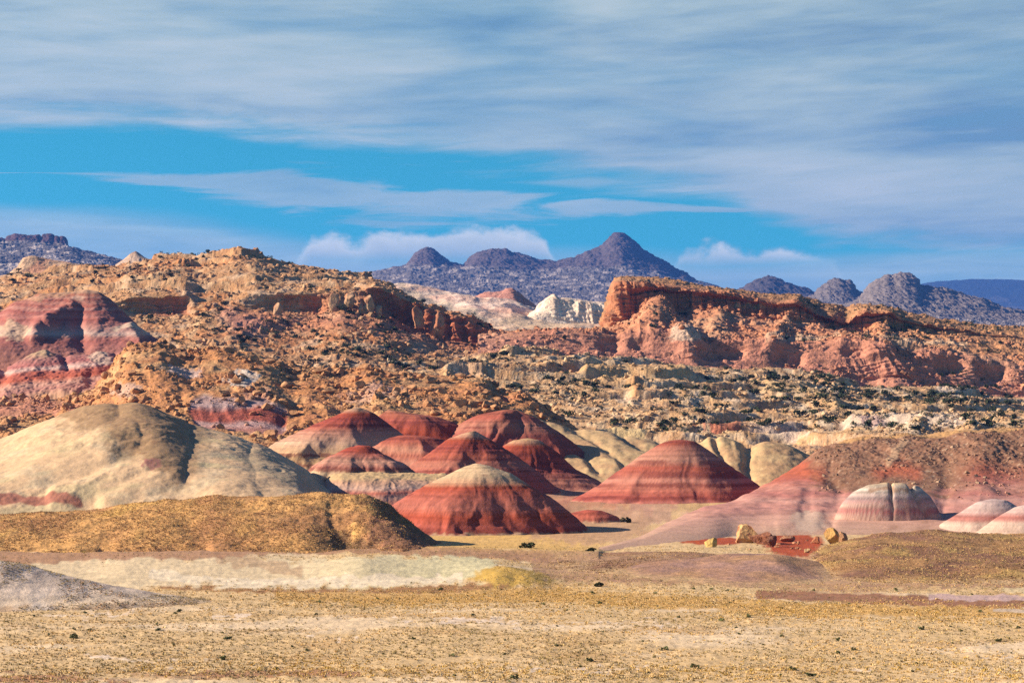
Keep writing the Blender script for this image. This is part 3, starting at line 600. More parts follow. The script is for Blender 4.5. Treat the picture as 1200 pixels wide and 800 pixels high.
NF = [(560, 404), (600, 404), (675, 413), (705, 414), (760, 420), (815, 426), (875, 431), (975, 435), (1012, 448), (1080, 451), (1125, 452), (1150, 460), (1200, 466), (1330, 474)]
def hillside():
    m3 = [(-130, 440, 1090), (300, 432, 1090), (500, 425, 1110), (560, 415, 1160)]+[(a, b+2, 1195) for a, b in NF[1:]]
    X, Y, Z, px, py = loft([([(-130, 585), (1330, 585)], 620), ([(-130, 520), (600, 515), (700, 516), (900, 520), (1000, 512), (1100, 505), (1330, 503)], 800), ([(-130, 478), (600, 474), (800, 472), (1000, 478), (1200, 487), (1330, 488)], 980), (m3, 1195), ([(a, b+25, y+90) for a, b, y in m3], 1280)],
        [60, 130, 150, 25], -130, 1330, sx=3, sr=8)
    N = normals(X, Y, Z)
    wq = Z+2.5*fbm(X, Y, Z*0, 60, 3)
    st = wq/6.5; fr = st-np.floor(st)
    tm = sstep(-.45, .25, fbm(X, Y*1.0, Z*0, 70, 3)); Z = Z+6.2*(sstep(.42, .58, fr)-fr+.0)*tm; ledge_face = sstep(.40, .47, fr)*sstep(.62, .54, fr)*tm
    for pts, w, a in (([(900, 460), (950, 464), (982, 480)], 7, 3), ([(690, 440), (720, 438), (760, 445), (800, 442)], 8, 4), ([(640, 430), (690, 432)], 6, 3.), ([(740, 452), (746, 462), (744, 470)], 6, 2), ([(1000, 500), (1050, 499), (1075, 503)], 7, 4), ([(1085, 499), (1110, 495), (1140, 502)], 6, 3), ([(525, 440), (545, 434), (565, 440)], 6, 4.5)):
        Z = Z+a*stroke(px, py, pts, w, wob=3)
    X, Y, Z = push(X, Y, Z, N, rocky(X, Y, Z, N, 2.6, 1.1, .5, 3.0))
    bd, edge, val = cells(X, Y+Z, 4.2, 17)
    Z = Z+.8*sstep(.0, .25, edge)*(val-.55)*(val > .55)*2
    n = fbm(X, Y, Z, 45, 4); n2 = fbm(X, Y*.6, Z, 6, 4); n3 = fbm(X, Y*.5, Z+50, 15, 3)
    C = mix(A(.62, .38, .18)+0*X[..., None], A(.52, .31, .15), sstep(-.1, .5, n3)); C = mix(C, A(.74, .52, .28), sstep(.0, .45, n2)*.85)
    C = mix(C, A(.70, .55, .37), np.clip(sstep(.2, .6, fbm(X, Y*.35, Z*2, 20, 3))*.8+.5*ledge_face*sstep(-.2, .3, n2), 0, .95))
    C = mix(C, A(.54, .28, .14), sstep(.2, .7, n)*.5)
    C = mix(C, A(.20, .13, .085), sstep(.3, .7, fbm(X, Y, Z+80, 4, 3))*.6)
    C = mix(C, A(.68, .46, .22), stroke(px, py, [(890, 458), (950, 464), (985, 482)], 5, wob=3)*.9)
    C = mix(C, A(.62, .40, .18), np.clip(stroke(px, py, [(690, 442), (740, 440), (800, 444)], 9, wob=4), 0, 1)*.7); C = mix(C, A(.60, .30, .12), stroke(px, py, [(746, 450), (744, 468)], 6)*.8)
    C = mix(C, A(.54, .18, .10), np.maximum(blob(px, py, 832, 500, 24, 5, .5, 8), blob(px, py, 850, 503, 22, 5, .5, 8))*.85)
    C = mix(C, A(.66, .52, .38), np.maximum(blob(px, py, 1030, 501, 52, 7, .25), blob(px, py, 1110, 499, 32, 6, .3))*.9); C = mix(C, A(.50, .32, .28), blob(px, py, 1022, 502, 15, 3, .3)*.7)
    C = mix(C, A(.66, .50, .38), blob(px, py, 920, 508, 36, 7, .5)*.7); C = mix(C, A(.66, .54, .40), blob(px, py, 1120, 462, 26, 6, .4)*.8)
    C = mix(C, A(.66, .56, .42), np.maximum(blob(px, py, 343, 397, 26, 6, .4), blob(px, py, 450, 428, 22, 5, .5))*.8)
    C = mix(C, A(.62, .48, .24), blob(px, py, 735, 510, 30, 6, .4)*.8)
    C = C*(1+.15*(val-.5)[..., None])
    finish('juniper_slope', X, Y, Z, C, M_rub, 'long stony tan slope dotted with dark junipers across the middle', 'hill')
hillside()

def left_ridge():
    cb = [(-130, 388), (0, 382), (60, 376), (147, 371), (185, 372), (220, 369), (240, 362), (270, 360), (300, 363), (340, 369), (370, 369), (400, 362), (440, 369), (485, 387), (520, 397), (550, 402), (600, 404), (660, 408)]
    ct = [(-130, 380), (0, 374), (100, 362), (140, 352), (150, 348), (180, 347), (218, 346), (232, 354), (270, 353), (298, 344), (350, 345), (382, 341), (415, 342), (440, 336), (460, 343), (485, 356), (520, 367), (540, 371), (560, 381), (600, 395), (660, 403)]
    cr = [(-130, 332, 1430), (0, 326, 1430), (32, 318), (75, 315), (135, 312), (165, 307), (180, 302), (225, 301), (250, 297), (268, 291), (274, 288), (283, 287.5), (290, 291), (300, 295.5), (332, 307), (365, 312.5), (400, 319), (425, 322, 1420), (455, 333, 1360), (475, 345, 1330), (500, 358, 1300), (540, 368, 1285), (560, 378, 1275), (600, 393, 1265), (660, 401, 1262)]
    X, Y, Z, px, py = loft([([(-130, 480), (660, 475)], 990), ([(a, b+1) for a, b in cb], 1235), (ct, 1243), ([(a, b*.45+np.interp(a, [q[0] for q in cr], [q[1] for q in cr])*.55, np.interp(a, [-130, 430, 660], [1330, 1320, 1254])) for a, b in ct], 1320), (cr, 1430), ([(a, q[1]+30, (q[2] if len(q) > 2 else 1430)+110) for q in cr for a in (q[0],)], 1540)],
        [130, 60, 60, 60, 30], -130, 660, sx=1.2, sr=1.6)
    N = normals(X, Y, Z)
    steep = sstep(.7, .3, N[..., 2])
    al = np.maximum.reduce([stroke(px, py, [(152, 360), (215, 358)], 12), stroke(px, py, [(306, 357), (368, 358)], 11), stroke(px, py, [(445, 350), (470, 366), (480, 372)], 9)])
    d = rocky(X, Y, Z, N, 2.6, .85, 1.2, 4.5, 2.2, 9)
    d = d-12.0*al*steep+2.5*sstep(1235, 1215, Y)*(ridged(X-.2*Y, Y*.25, 0*X, 50, 3)-.3)
    up = sstep(1240, 1262, Y)
    st = (Z+4*fbm(X, Y, Z*0, 70, 3))/9.0; fr = st-np.floor(st)
    X, Y, Z = push(X, Y, Z, N, d)
    Z = Z+up*7.0*(sstep(.40, .58, fr)-fr)*sstep(-.4, .3, fbm(X, Y, Z*0, 60, 3))
    # buttresses and gullies of the right hand spur
    for x in (478, 492, 507, 523, 541, 556, 575): 
        g = stroke(px, py, [(x, 352+(x-470)*.36), (x+4, 405)], 4.0, wob=1.5); Y = Y+3.5*g*steep
    bd, edge, val = cells(X, Y+Z, 5.0, 31)
    Z = Z+2.0*sstep(.0, .25, edge)*(val-.6)*(val > .6)*2
    n = fbm(X, Y, Z, 60, 4); n2 = fbm(X, Y*.6, Z*1.4, 8, 4)
    C = mix(A(.56, .34, .165)+0*X[..., None], A(.58, .29, .12), sstep(-.1, .5, n)); C = mix(C, A(.66, .49, .28), sstep(.0, .5, n2)*.7)
    C = mix(C, A(.64, .52, .36), sstep(.2, .6, fbm(X, Y*.35, Z*2, 22, 3))*.6)
    C = mix(C, A(.22, .14, .085), sstep(.25, .65, fbm(X, Y, Z+80, 6, 3))*.6)
    red = sstep(.35, .75, steep+.3*n)
    C = mix(C, A(.52, .23, .13), red*.8)
    C = mix(C, A(.58, .25, .14), np.clip(stroke(px, py, [(280, 378), (350, 380), (420, 378), (480, 392), (560, 400)], 14, wob=5), 0, 1)*.75)
    C = mix(C, A(.56, .19, .09), np.clip(stroke(px, py, [(470, 365), (520, 385), (560, 395), (640, 404)], 14), 0, 1)*.8)
    C = mix(C, A(.56, .30, .24), np.clip(stroke(px, py, [(265, 370), (280, 384), (300, 385)], 12, wob=4), 0, 1)*.6)
    C = mix(C, A(.54, .30, .14), stroke(px, py, [(255, 296), (283, 289), (310, 300)], 8)*.6)
    C = C*(1+.14*(val-.5)[..., None])*A(.96, .87, .82)
    finish('sandstone_ridge', X, Y, Z, C, M_rock, 'long tan sandstone ridge with shaded alcove cliffs and low peak, left', 'hill')
left_ridge()

def mesa():
    n1 = [(560, 396), (600, 392), (650, 388), (700, 391), (750, 397), (800, 393), (830, 399), (850, 401), (900, 404), (925, 406), (1005, 408), (1062, 409), (1112, 416), (1162, 426), (1200, 431), (1330, 442)]
    n2 = [(560, 394), (690, 389), (708, 388), (725, 382), (745, 376), (758, 366), (772, 361), (800, 363), (845, 368), (900, 377), (950, 381), (1000, 386), (1060, 390), (1120, 396), (1200, 403), (1330, 412)]
    n3 = [(560, 392), (690, 388), (707, 386), (711, 376), (715, 362), (719, 350), (723, 337), (726, 330), (750, 331), (775, 335), (800, 338), (830, 341), (860, 345), (900, 353), (940, 359), (975, 368), (992, 373), (1015, 364), (1040, 369), (1075, 377), (1107, 383), (1150, 390), (1200, 395), (1330, 402)]
    n4 = [(560, 391), (690, 387), (707, 384), (711, 374), (715, 360), (719, 348), (723, 334), (727, 325), (750, 324.5), (775, 326), (800, 330), (825, 335), (850, 338), (900, 345), (932, 347), (962, 352), (992, 360), (1015, 355), (1040, 360), (1075, 368), (1107, 375), (1150, 380), (1200, 384), (1330, 391)]
    X, Y, Z, px, py = loft([([(a, b+22) for a, b in NF], 1165), (NF, 1200), (n1, 1216), (n2, 1330), (n3, 1339), (n4, 1440), ([(a, min(b+40, 400)) for a, b in n4], 1500)],
        [40, 60, 90, 70, 40, 30], 560, 1330, step=.8, sx=.8, sr=1.4)
    N = normals(X, Y, Z); steep = sstep(.75, .35, N[..., 2])
    d = rocky(X, Y, Z, N, 2.6, .55, 1.6, 4.0, 4.6, 9)
    # talus cone, gullies and ribs
    body = ((Y > 1216) & (Y < 1332)).astype(f32)
    gul = ridged(X*1.0, Y*.25, Z*.1, 14, 3, .5)
    d = d+body*1.8*gul
    for pts, w, a in (([(770, 362), (765, 380), (750, 394)], 14, 7), ([(800, 366), (815, 385), (830, 396)], 10, -4), ([(845, 372), (838, 390)], 10, 3), ([(930, 360), (920, 385), (905, 402)], 10, 4), ([(960, 364), (985, 385), (1000, 395)], 9, -4), ([(990, 372), (1015, 388), (1025, 398)], 8, -4), ([(805, 396), (815, 405), (810, 415)], 15, 5),
                      ([(1040, 375), (1030, 395)], 10, 4), ([(1000, 410), (1040, 425), (1050, 445)], 22, 6)):
        d = d+a*stroke(px, py, pts, w, wob=3)
    low = ((Y > 1190) & (Y < 1230)).astype(f32)
    for x0, x1, yy in ((706, 726, 402), (740, 758, 402), (818, 870, 412), (908, 940, 420), (990, 1012, 415), (1050, 1072, 415), (1100, 1128, 428), (1150, 1178, 438)):
        d = d-low*6*stroke(px, py, [(x0+6, yy), (x1-6, yy)], 9)
    tt = np.clip((np.arange(X.shape[0])-190)/70.0, -1, 2)[:, None]           # 0 at the cliff foot, 1 at the rim
    blk, be, bv = cells(X, 0*X, 9.0, 23); face = sstep(725, 745, px)
    prof = sstep(-.1, .15, tt)*sstep(.80, .66, tt)*(3.0+4.0*bv)-sstep(.74, .84, tt)*sstep(1.25, 1.05, tt)*(1.2+1.5*bv)-1.5*sstep(.0, .18, tt)*sstep(.9, .8, tt)*sstep(.0, .12, be)
    Y = Y+prof*face*sstep(1250, 1000, px)
    X, Y, Z = push(X, Y, Z, N, d)
    bd, edge, val = cells(X, Y+Z, 4.5, 41)
    Z = Z+2.0*sstep(.0, .25, edge)*(val-.6)*(val > .6)*2*(1-.5*steep)
    n = fbm(X, Y, Z, 50, 4); n2 = fbm(X, Y*.6, Z, 7, 4)
    C = mix(A(.60, .27, .135)+0*X[..., None], A(.58, .33, .18), sstep(-.1, .5, n)); C = mix(C, A(.52, .22, .115), sstep(.1, .6, n2)*.6)
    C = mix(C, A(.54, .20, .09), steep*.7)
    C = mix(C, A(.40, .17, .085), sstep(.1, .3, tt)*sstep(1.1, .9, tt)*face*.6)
    topm = sstep(.95, 1.15, tt)+0*X; C = mix(C, mix(A(.46, .25, .11)+0*X[..., None], A(.30, .17, .085), sstep(-.1, .5, n2)), topm*.9)
    rgt = sstep(980, 1080, px); C = mix(C, A(.56, .30, .13), rgt*sstep(1225, 1260, Y)*.6)
    C = mix(C, A(.60, .27, .19), sstep(1240, 1205, Y)*.6)
    C = mix(C, A(.64, .48, .34), blob(px, py, 805, 396, 20, 9, .4, 8)*.85); C = mix(C, A(.66, .46, .24), blob(px, py, 880, 360, 22, 3, .4, 8)*.6)
    C = mix(C, A(.62, .47, .30), sstep(.4, .8, stroke(px, py, [(900, 401), (960, 398), (1060, 403), (1130, 405)], 5, wob=4))*.6)
    C = mix(C, A(.22, .13, .08), sstep(.3, .65, fbm(X, Y, Z+80, 5, 3))*.5)
    C = C*(1+.10*perlin(0*Z, 0*Z, Z*.35+.5*n)[..., None]+.12*(val-.5)[..., None])
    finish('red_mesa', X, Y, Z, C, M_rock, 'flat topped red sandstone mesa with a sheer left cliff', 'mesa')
mesa()

def back_country():
    X, Y, Z, px, py = loft([([(330, 440), (800, 440)], 1600), ([(330, 392), (460, 385), (600, 392), (700, 392), (800, 392)], 1750), ([(330, 350), (430, 332), (460, 334), (500, 338), (560, 346), (600, 351), (640, 364), (700, 376), (800, 384)], 2250), ([(330, 370), (800, 400)], 2450)], [30, 110, 20], 330, 800, sx=3, sr=4)
    N = normals(X, Y, Z); X, Y, Z = push(X, Y, Z, N, rocky(X, Y, Z, N, 5, 1.0, 1.6, 6)+5*fbm(X, Y*.5, 0*X, 75, 3)+3*ridged(X, Y*.4, 0*X, 45, 3))
    n = fbm(X, Y, Z, 90, 4); n2 = fbm(X, Y*.5, Z, 16, 3)
    C = mix(A(.92, .66, .46)+0*X[..., None], A(.88, .50, .36), sstep(0, .5, n)); C = mix(C, A(1.0, .84, .66), sstep(.0, .5, n2)*.8); C = mix(C, A(.54, .42, .22), blob(px, py, 645, 378, 60, 12, .4)*.7)
    lay = bands(E-(Z-H)/Y*F+3*n, [(332, A(1.0, .80, .60)), (338, A(.90, .50, .36)), (344, A(1.0, .78, .58)), (350, A(.92, .56, .40)), (357, A(1.0, .80, .62)), (366, A(.84, .50, .33)), (376, A(.86, .62, .40)), (392, A(.74, .50, .28))]); C = mix(C, lay, .6+0*X)
    C = mix(C, A(.68, .54, .36), sstep(.4, .8, stroke(px, py, [(470, 343), (520, 360), (570, 378)], 6, wob=4))*.7); C = speckle(C, X, Y, Z+50, 9, A(.2, .16, .1), .35)
    finish('pale_plateau', X, Y, Z, C, M_rock, 'pale pinkish benchland seen through the gap left of the mesa', 'hill')
    X, Y, Z, px, py = loft([([(540, 380), (650, 390)], 2150), ([(540, 362), (650, 372)], 2260), ([(540, 356), (555, 347), (570, 341), (585, 338), (596, 334), (602, 336), (612, 344), (625, 356), (636, 363), (650, 372)], 2330), ([(540, 375), (650, 385)], 2420)], [20, 60, 20], 540, 650, sx=2, sr=4)
    N = normals(X, Y, Z); X, Y, Z = push(X, Y, Z, N, rocky(X, Y, Z, N, 6, 2, 1.2, 6)); n = fbm(X, Y, Z, 40, 3)
    C = mix(A(.60, .28, .20)+0*X[..., None], A(.62, .38, .26), sstep(0, .5, n))
    finish('pink_knoll', X, Y, Z, C, M_rock, 'pink sandstone knoll left of the white cliff', 'hill')
    t = [(600, 378), (618, 370), (628, 364), (635, 355), (642, 350), (650, 346), (654, 350), (665, 350), (690, 354), (717, 358), (760, 366), (800, 372)]
    X, Y, Z, px, py = loft([([(600, 405), (800, 410)], 1930), ([(600, 380), (627, 370), (660, 377), (705, 390), (760, 396), (800, 398)], 2000), (t, 2018), ([(a, b-1) for a, b in t], 2120), ([(a, b+25) for a, b in t], 2250)], [20, 70, 30, 20], 600, 800, sx=1, sr=2)
    N = normals(X, Y, Z); X, Y, Z = push(X, Y, Z, N, rocky(X, Y, Z, N, 5, 1.6, .5, 6, 6, 13)); n = fbm(X, Y, Z, 30, 3); n2 = ridged(X, Y, Z*.15, 9, 2)
    C = mix(A(1.0, .82, .60)+0*X[..., None], A(.9, .66, .46), sstep(.1, .6, n)); C = mix(C, A(.56, .38, .26), sstep(.2, .8, n2)*.4)
    finish('white_cliff', X, Y, Z, C, M_rock, 'fluted cream white cliff beside the red mesa', 'cliff')
    # upper left: pale country, small block and knob
    t = [(-130, 330), (-20, 326), (10, 322), (22, 310), (27, 301), (38, 300), (55, 303), (85, 309), (120, 312), (150, 316), (200, 330)]
    X, Y, Z, px, py = loft([([(-130, 360), (200, 360)], 1800), ([(-130, 334), (20, 328), (38, 320), (85, 316), (130, 318), (200, 335)], 1980), (t, 2000), ([(a, b+20) for a, b in t], 2200)], [40, 60, 25], -130, 200, sx=1.2, sr=2.5)
    N = normals(X, Y, Z); X, Y, Z = push(X, Y, Z, N, rocky(X, Y, Z, N, 5, 1.6, 1.5, 7)); n = fbm(X, Y, Z, 40, 3)
    C = mix(A(.64, .42, .25)+0*X[..., None], A(.60, .30, .17), sstep(.0, .5, n)); C = speckle(C, X, Y, Z, 10, A(.2, .14, .09), .35)
    finish('pink_block', X, Y, Z, C, M_rock, 'pale pink rock step below the far left mesa', 'hill')
    mound('pale_butte', [(125, 320), (139, 309), (149, 301), (154, 296), (158, 294), (162, 294.5), (166, 299), (172, 303), (180, 306), (195, 320)], 2600, 'little pale butte with a dark cap left of the ridge peak',
          [(292, A(.34, .20, .13)), (297, A(.36, .22, .15)), (299, A(.60, .42, .28)), (312, A(.58, .42, .30))], kf=1, kb=1, lobes=.2, rill=2.5, nr=3, seed=21, mat=M_rock, warp=3, grid=.7, cat='butte')
back_country()

# ================================================================== MOUNTAINS
def mountain(name, label, foot, base, crest, Yf, Yb, Yc, rows, x0, x1, cols, amp=1.0, cat='mountain', cap=None, step=.8, joint=1.0, spk=.6, flecks=.5):
    X, Y, Z, px, py = loft([(foot, Yf), (base, Yb), (crest, Yc), ([(a, b+35) for a, b in crest], Yc*1.1)], rows, x0, x1, step=step, sx=.9, sr=3)
    N = normals(X, Y, Z); s = Yc/F
    d = amp*s*(1.8*fbm(X, Y, Z, s*22, 5, .6)+2.6*ridged(X+.4*Z, Y*.5, Z*.3, s*14, 5, .62)+joint*1.2*ridged(X+.5*Y, Y*.3, Z*.2, s*4, 2))
    hz = Z/s; d = d+amp*s*.7*np.tanh(2*perlin(0*Z, 0*Z, hz/3+.6*fbm(X, Y, Z, s*40, 2)))
    X, Y, Z = push(X, Y, Z, N, d)
    n = fbm(X, Y, Z, s*30, 4); n2 = fbm(X, Y*.3, Z*1.6, s*15, 4, .6)
    C = mix(cols[0]+0*X[..., None], cols[1], sstep(-.2, .5, n))
    up = sstep(0, 1, (np.interp(px[0], [q[0] for q in base], [q[1] for q in base])[None]-py)/6+.3*n)
    C = mix(C, cols[2], up*.9)
    C = mix(C, A(.66, .56, .47), sstep(.10, .35, n2)*flecks*(1-up))
    C = mix(C, A(.06, .055, .04), sstep(.15, .45, fbm(X, Y, Z+900, s*5, 3))*spk)
    finish(name, X, Y, Z, C, M_far, label, cat)
G1, G2, G3 = A(.185, .165, .16), A(.115, .105, .108), A(.16, .09, .08)
mountain('mesa_mountain', 'far dark mesa with speckled white slopes at the left edge', [(-150, 345), (240, 345)], [(-150, 284), (0, 284), (8, 286), (80, 290), (97, 295), (140, 306), (180, 318), (240, 335)],
         [(-150, 282), (-40, 280), (0, 280), (7, 281), (9, 276), (14, 274), (28, 275), (45, 275), (48, 278), (52, 274), (56, 273), (61, 274), (64, 278), (66, 275), (70, 278), (73, 276), (77, 279), (79, 289), (97, 294.5), (140, 305.5), (180, 317), (240, 334)],
         5200, 6500, 6560, [90, 40, 12], -150, 240, [G1, G2, A(.12, .06, .062)], amp=.8, flecks=.9, cat='mesa')
mountain('pyramid_mountain', 'far blue mountain range with a pointed pyramid peak and two knobs', [(395, 372), (860, 372)],
         [(395, 336), (430, 325), (480, 315), (520, 317), (545, 318), (600, 320), (640, 322), (690, 318), (740, 318), (790, 328), (860, 345)],
         [(395, 335), (425, 323.5), (450, 317.5), (478, 311), (484, 304), (487, 297), (493, 291.5), (500, 289), (506, 290), (511, 294), (519, 303), (528, 309), (538, 311), (545, 311), (553, 302), (560, 296), (568, 293), (580, 292), (592, 291.5), (600, 296), (615, 299), (632, 305), (652, 307), (675, 301), (690, 294), (705, 289), (710, 283), (714, 279), (720, 273), (725, 271.5), (731, 273), (736, 276.5), (744, 285), (752, 292), (775, 305), (800, 320), (817, 330), (860, 345)],
         7000, 8800, 9200, [110, 90, 12], 395, 860, [G1, G2, A(.115, .085, .088)], amp=.95)
mountain('rounded_mountain', 'low dark rounded mountain behind the mesa top', [(850, 370), (990, 370)], [(850, 350), (990, 355)], [(850, 347), (872, 337), (880, 330), (890, 325), (900, 322.5), (908, 324), (916, 328), (930, 334), (945, 338), (960, 347), (990, 356)], 7300, 8000, 8300, [40, 60, 12], 850, 990, [G2, G2, A(.10, .08, .08)], amp=.9)
mountain('twin_crag', 'jagged grey crag left of the larger crag', [(940, 375), (1040, 375)], [(940, 356), (1040, 358)], [(940, 353), (957, 345), (961, 337), (966, 334), (972, 328), (980, 325), (985, 325.5), (990, 329), (996, 329), (999, 334), (1002, 340), (1015, 345), (1040, 356)], 6200, 6900, 7100, [40, 60, 12], 940, 1040, [G1, G2, A(.19, .16, .145)], amp=1.0, spk=.4, step=.6)
mountain('big_crag', 'massive pale grey crag running down to the right edge', [(985, 400), (1340, 400)], [(985, 366), (1050, 368), (1100, 374), (1200, 382), (1340, 390)],
         [(985, 362), (1008, 350), (1015, 341), (1022, 332), (1028, 328), (1033, 325), (1040, 322), (1045, 324), (1050, 323), (1055, 320.5), (1062, 320), (1067, 323), (1072, 325), (1076, 332), (1080, 336), (1095, 338), (1120, 343), (1150, 350), (1175, 361), (1200, 366), (1260, 376), (1340, 386)], 5400, 6000, 6400, [60, 110, 12], 985, 1340, [G1, G2, A(.23, .19, .165)], amp=1.1, spk=.35, step=.8, joint=1.6)
mountain('forested_plateau', 'dark blue forested plateau on the far right horizon', [(1030, 400), (1360, 400)], [(1030, 352), (1360, 350)], [(1030, 350), (1060, 338), (1078, 332), (1100, 328), (1137, 325.5), (1170, 326), (1200, 326.5), (1360, 329)], 17500, 19000, 20000, [40, 60, 12], 1030, 1360, [A(.04, .045, .03), A(.055, .06, .04), A(.035, .045, .03)], amp=.35, joint=.3, flecks=.1, cat='plateau')

# ================================================================== STONES
def ico(sub):
    import bmesh
    bm = bmesh.new(); bmesh.ops.create_icosphere(bm, subdivisions=sub, radius=1.0)
    V = np.array([v.co[:] for v in bm.verts], f32); Fc = np.array([[v.index for v in f.verts] for f in bm.faces], np.int32); bm.free()
    return V, Fc
def rock_shape(sub, seed, flat=.75, cuts=9):
    V, Fc = ico(sub); r = np.random.default_rng(seed)
    P = V.copy()
    for i in range(cuts):                      # chip flat facets off a ball
        n = r.normal(size=3); n /= np.linalg.norm(n); dlim = r.uniform(.5, .82)
        t = P@n; P = P-np.clip(t-dlim, 0, None)[:, None]*n[None].astype(f32)
    P = P*(1+.09*fbm(V[:, 0]+seed, V[:, 1], V[:, 2], .8, 3))[:, None]
    P = P*A(r.uniform(.9, 1.2), r.uniform(.8, 1.0), flat)
    return P.astype(f32), Fc
def visible(L, tol=1.01):
    i = np.floor(L['px']+100).astype(int); j = np.floor(L['py']).astype(int)
    k = (i >= 100) & (i < 1300) & (j >= 0) & (j < 800)
    v = np.zeros(i.shape, bool); v[k] = L['Y'][k] <= VIS[j[k], i[k]]*tol
    return v
def pick(L, dens, n):
    """n random surface points with the given density"""
    w = np.clip(dens, 0, None)*visible(L); w = w*np.gradient(L['Y'], axis=0).clip(0.02, 3)
    w = w.ravel().astype(float); w /= w.sum()
    return rng.choice(w.size, size=n, replace=False, p=w)

boulder_meshes = {}
def boulder_mesh(kind, c):
    if kind not in boulder_meshes:
        ms = []
        for s in range(5):
            P, Fc = rock_shape(3, 100+s, .8)
            n = fbm(P[:, 0]*1.0+s, P[:, 1], P[:, 2], .7, 3)
            ms.append(poly_mesh('boulder', P, Fc, (c*(1+.2*n[:, None])), M_rub))
        boulder_meshes[kind] = ms
    return boulder_meshes[kind]
zones = [  # layer, density, number, size range, label, group
    ('rubble_slope', lambda L: sstep(.0, .4, fbm(L['X'], L['Y'], L['Z'], 30, 2)+.4)*(L['py'] < 520), 2100, (.4, 2.6), A(.54, .28, .13), 'angular orange boulder lying on the rubble slope above the red mounds', 'boulders on the rubble slope', 110),
    ('sandstone_ridge', lambda L: sstep(-.1, .5, fbm(L['X'], L['Y'], L['Z'], 50, 2)+.2), 1200, (.6, 2.6), A(.56, .34, .18), 'tan boulder lying on the left sandstone ridge', 'boulders on the left ridge', 55),
    ('juniper_slope', lambda L: sstep(-.1, .5, fbm(L['X'], L['Y'], L['Z'], 40, 2)+.1), 2200, (.5, 2.2), A(.58, .41, .23), 'buff boulder among the junipers on the middle slope', 'boulders on the juniper slope', 55),
    ('red_mesa', lambda L: sstep(0, .5, fbm(L['X'], L['Y'], L['Z'], 40, 2)+.1)*np.where(L['px'] > 960, 1.6, .6)*(L['Y'] < 1335), 1700, (.6, 2.4), A(.52, .25, .13), 'red brown boulder fallen below the mesa rim', 'boulders below the mesa rim', 50),
    ('clay_bluff', lambda L: (L['px'] > 955)*sstep(5, 12, L['Z'])*sstep(-.2, .4, fbm(L['X'], L['Y'], L['Z'], 12, 2)+.2*(L['px'] > 1130)), 1500, (.12, .6), A(.48, .32, .20), 'small pale stone on the brown upper face of the bluff', 'stones on the bluff', 20)]
stuffV, stuffF, stuffC = [], [], []; off = 0
low = [rock_shape(1, 200+s, .8, 6) for s in range(6)]
for lname, dens, n, (s0, s1), c, lab, grp, nind in zones:
    L = LAYERS[lname]; idx = pick(L, dens(L)*(1 if lname != 'rubble_slope' else 1-.9*sstep(.3, .6, stroke(L['px'], L['py'], [(238, 488), (280, 492), (322, 496)], 18))), n)
    size = s0+(s1-s0)*rng.random(n)**5
    order = np.argsort(-size); ms = boulder_mesh(lname, c)
    P0 = np.stack([L['X'].ravel()[idx], L['Y'].ravel()[idx], L['Z'].ravel()[idx]], -1); C0 = L['C'].reshape(-1, 3)[idx]
    for q, k in enumerate(order):
        s = size[k]; R = Matrix.Rotation(random.uniform(0, 6.28), 3, 'Z') @ Matrix.Rotation(random.uniform(-.4, .4), 3, 'X')
        if q < nind:
            o = bpy.data.objects.new('boulder', ms[q % 5]); col.objects.link(o)
            o.location = Vector(P0[k])+Vector((0, 0, s*.25)); o.rotation_euler = R.to_euler(); o.scale = (s*random.uniform(.8, 1.3), s, s*random.uniform(.75, 1.15))
            tag(o, lab, 'boulder', grp)
        else:
            V, Fc = low[q % 6]; Rm = np.array(R, f32)
            stuffV.append((V*s)@Rm.T+P0[k]+A(0, 0, s*.2)); stuffF.append(Fc+off); off += len(V)
            stuffC.append(np.repeat((C0[k]*rng.uniform(.75, 1.2)*.6+c*.4)[None], len(V), 0))
o = link('rubble', poly_mesh('rubble', np.concatenate(stuffV), np.concatenate(stuffF), np.concatenate(stuffC), M_rub)); tag(o, 'broken stones strewn over the rocky slopes', 'rubble', kind='stuff')

def gz(name, px, Y):
    L = LAYERS[name]; d = np.hypot(L['px']-px, (L['Y']-Y)*.3); i = np.unravel_index(np.argmin(d), d.shape); return float(L['Z'][i])
def big_boulder(px, py_base, w_px, h_px, label, c, seed, dark=None, part=None):
    Y = H*F/(py_base-E); s = w_px/F*Y/2; hh = h_px/F*Y/2
    P, Fc = rock_shape(5, seed, 1.0, 12)
    P = P*(1+.05*ridged(P[:, 0]+seed, P[:, 1], P[:, 2], .35, 3))[:, None]
    P = (P/np.abs(P).max(0))*A(s, s*.85, hh)
    n = fbm(P[:, 0], P[:, 1], P[:, 2]*1.5, 1.6, 4); C = c*(1+.22*n[:, None])
    if dark is not None: C = mix(C, dark, sstep(.0, .5, fbm(P[:, 0], P[:, 1]+5, P[:, 2], 1.2, 3)))
    o = link('boulder', poly_mesh('boulder', P, Fc, C, M_scrub)); o.location = ((px-600)/F*Y, Y, max(0, gz('ground', px, Y))+hh*.66)
    tag(o, label, 'boulder', 'orange boulders on the red soil'); return o
OB = A(.60, .36, .12)
big_boulder(874, 636, 30, 27, 'largest pale orange boulder, standing on the red soil beside the pink bluff', A(.66, .40, .17), 301, A(.42, .19, .09))
big_boulder(892, 637, 30, 17, 'dark rusty low boulder touching the largest orange boulder', A(.36, .15, .08), 302)
big_boulder(904, 640, 14, 16, 'small dark brown boulder at the right end of the main boulder group', A(.28, .13, .08), 303)
big_boulder(834, 641, 17, 13, 'low yellowish stone left of the largest boulder', A(.62, .44, .15), 304)
big_boulder(976, 637, 22, 25, 'upright orange block right of the red soil bank', OB, 305, A(.42, .20, .09))
big_boulder(988, 635, 15, 16, 'brown rock leaning behind the upright orange block', A(.40, .22, .11), 306)
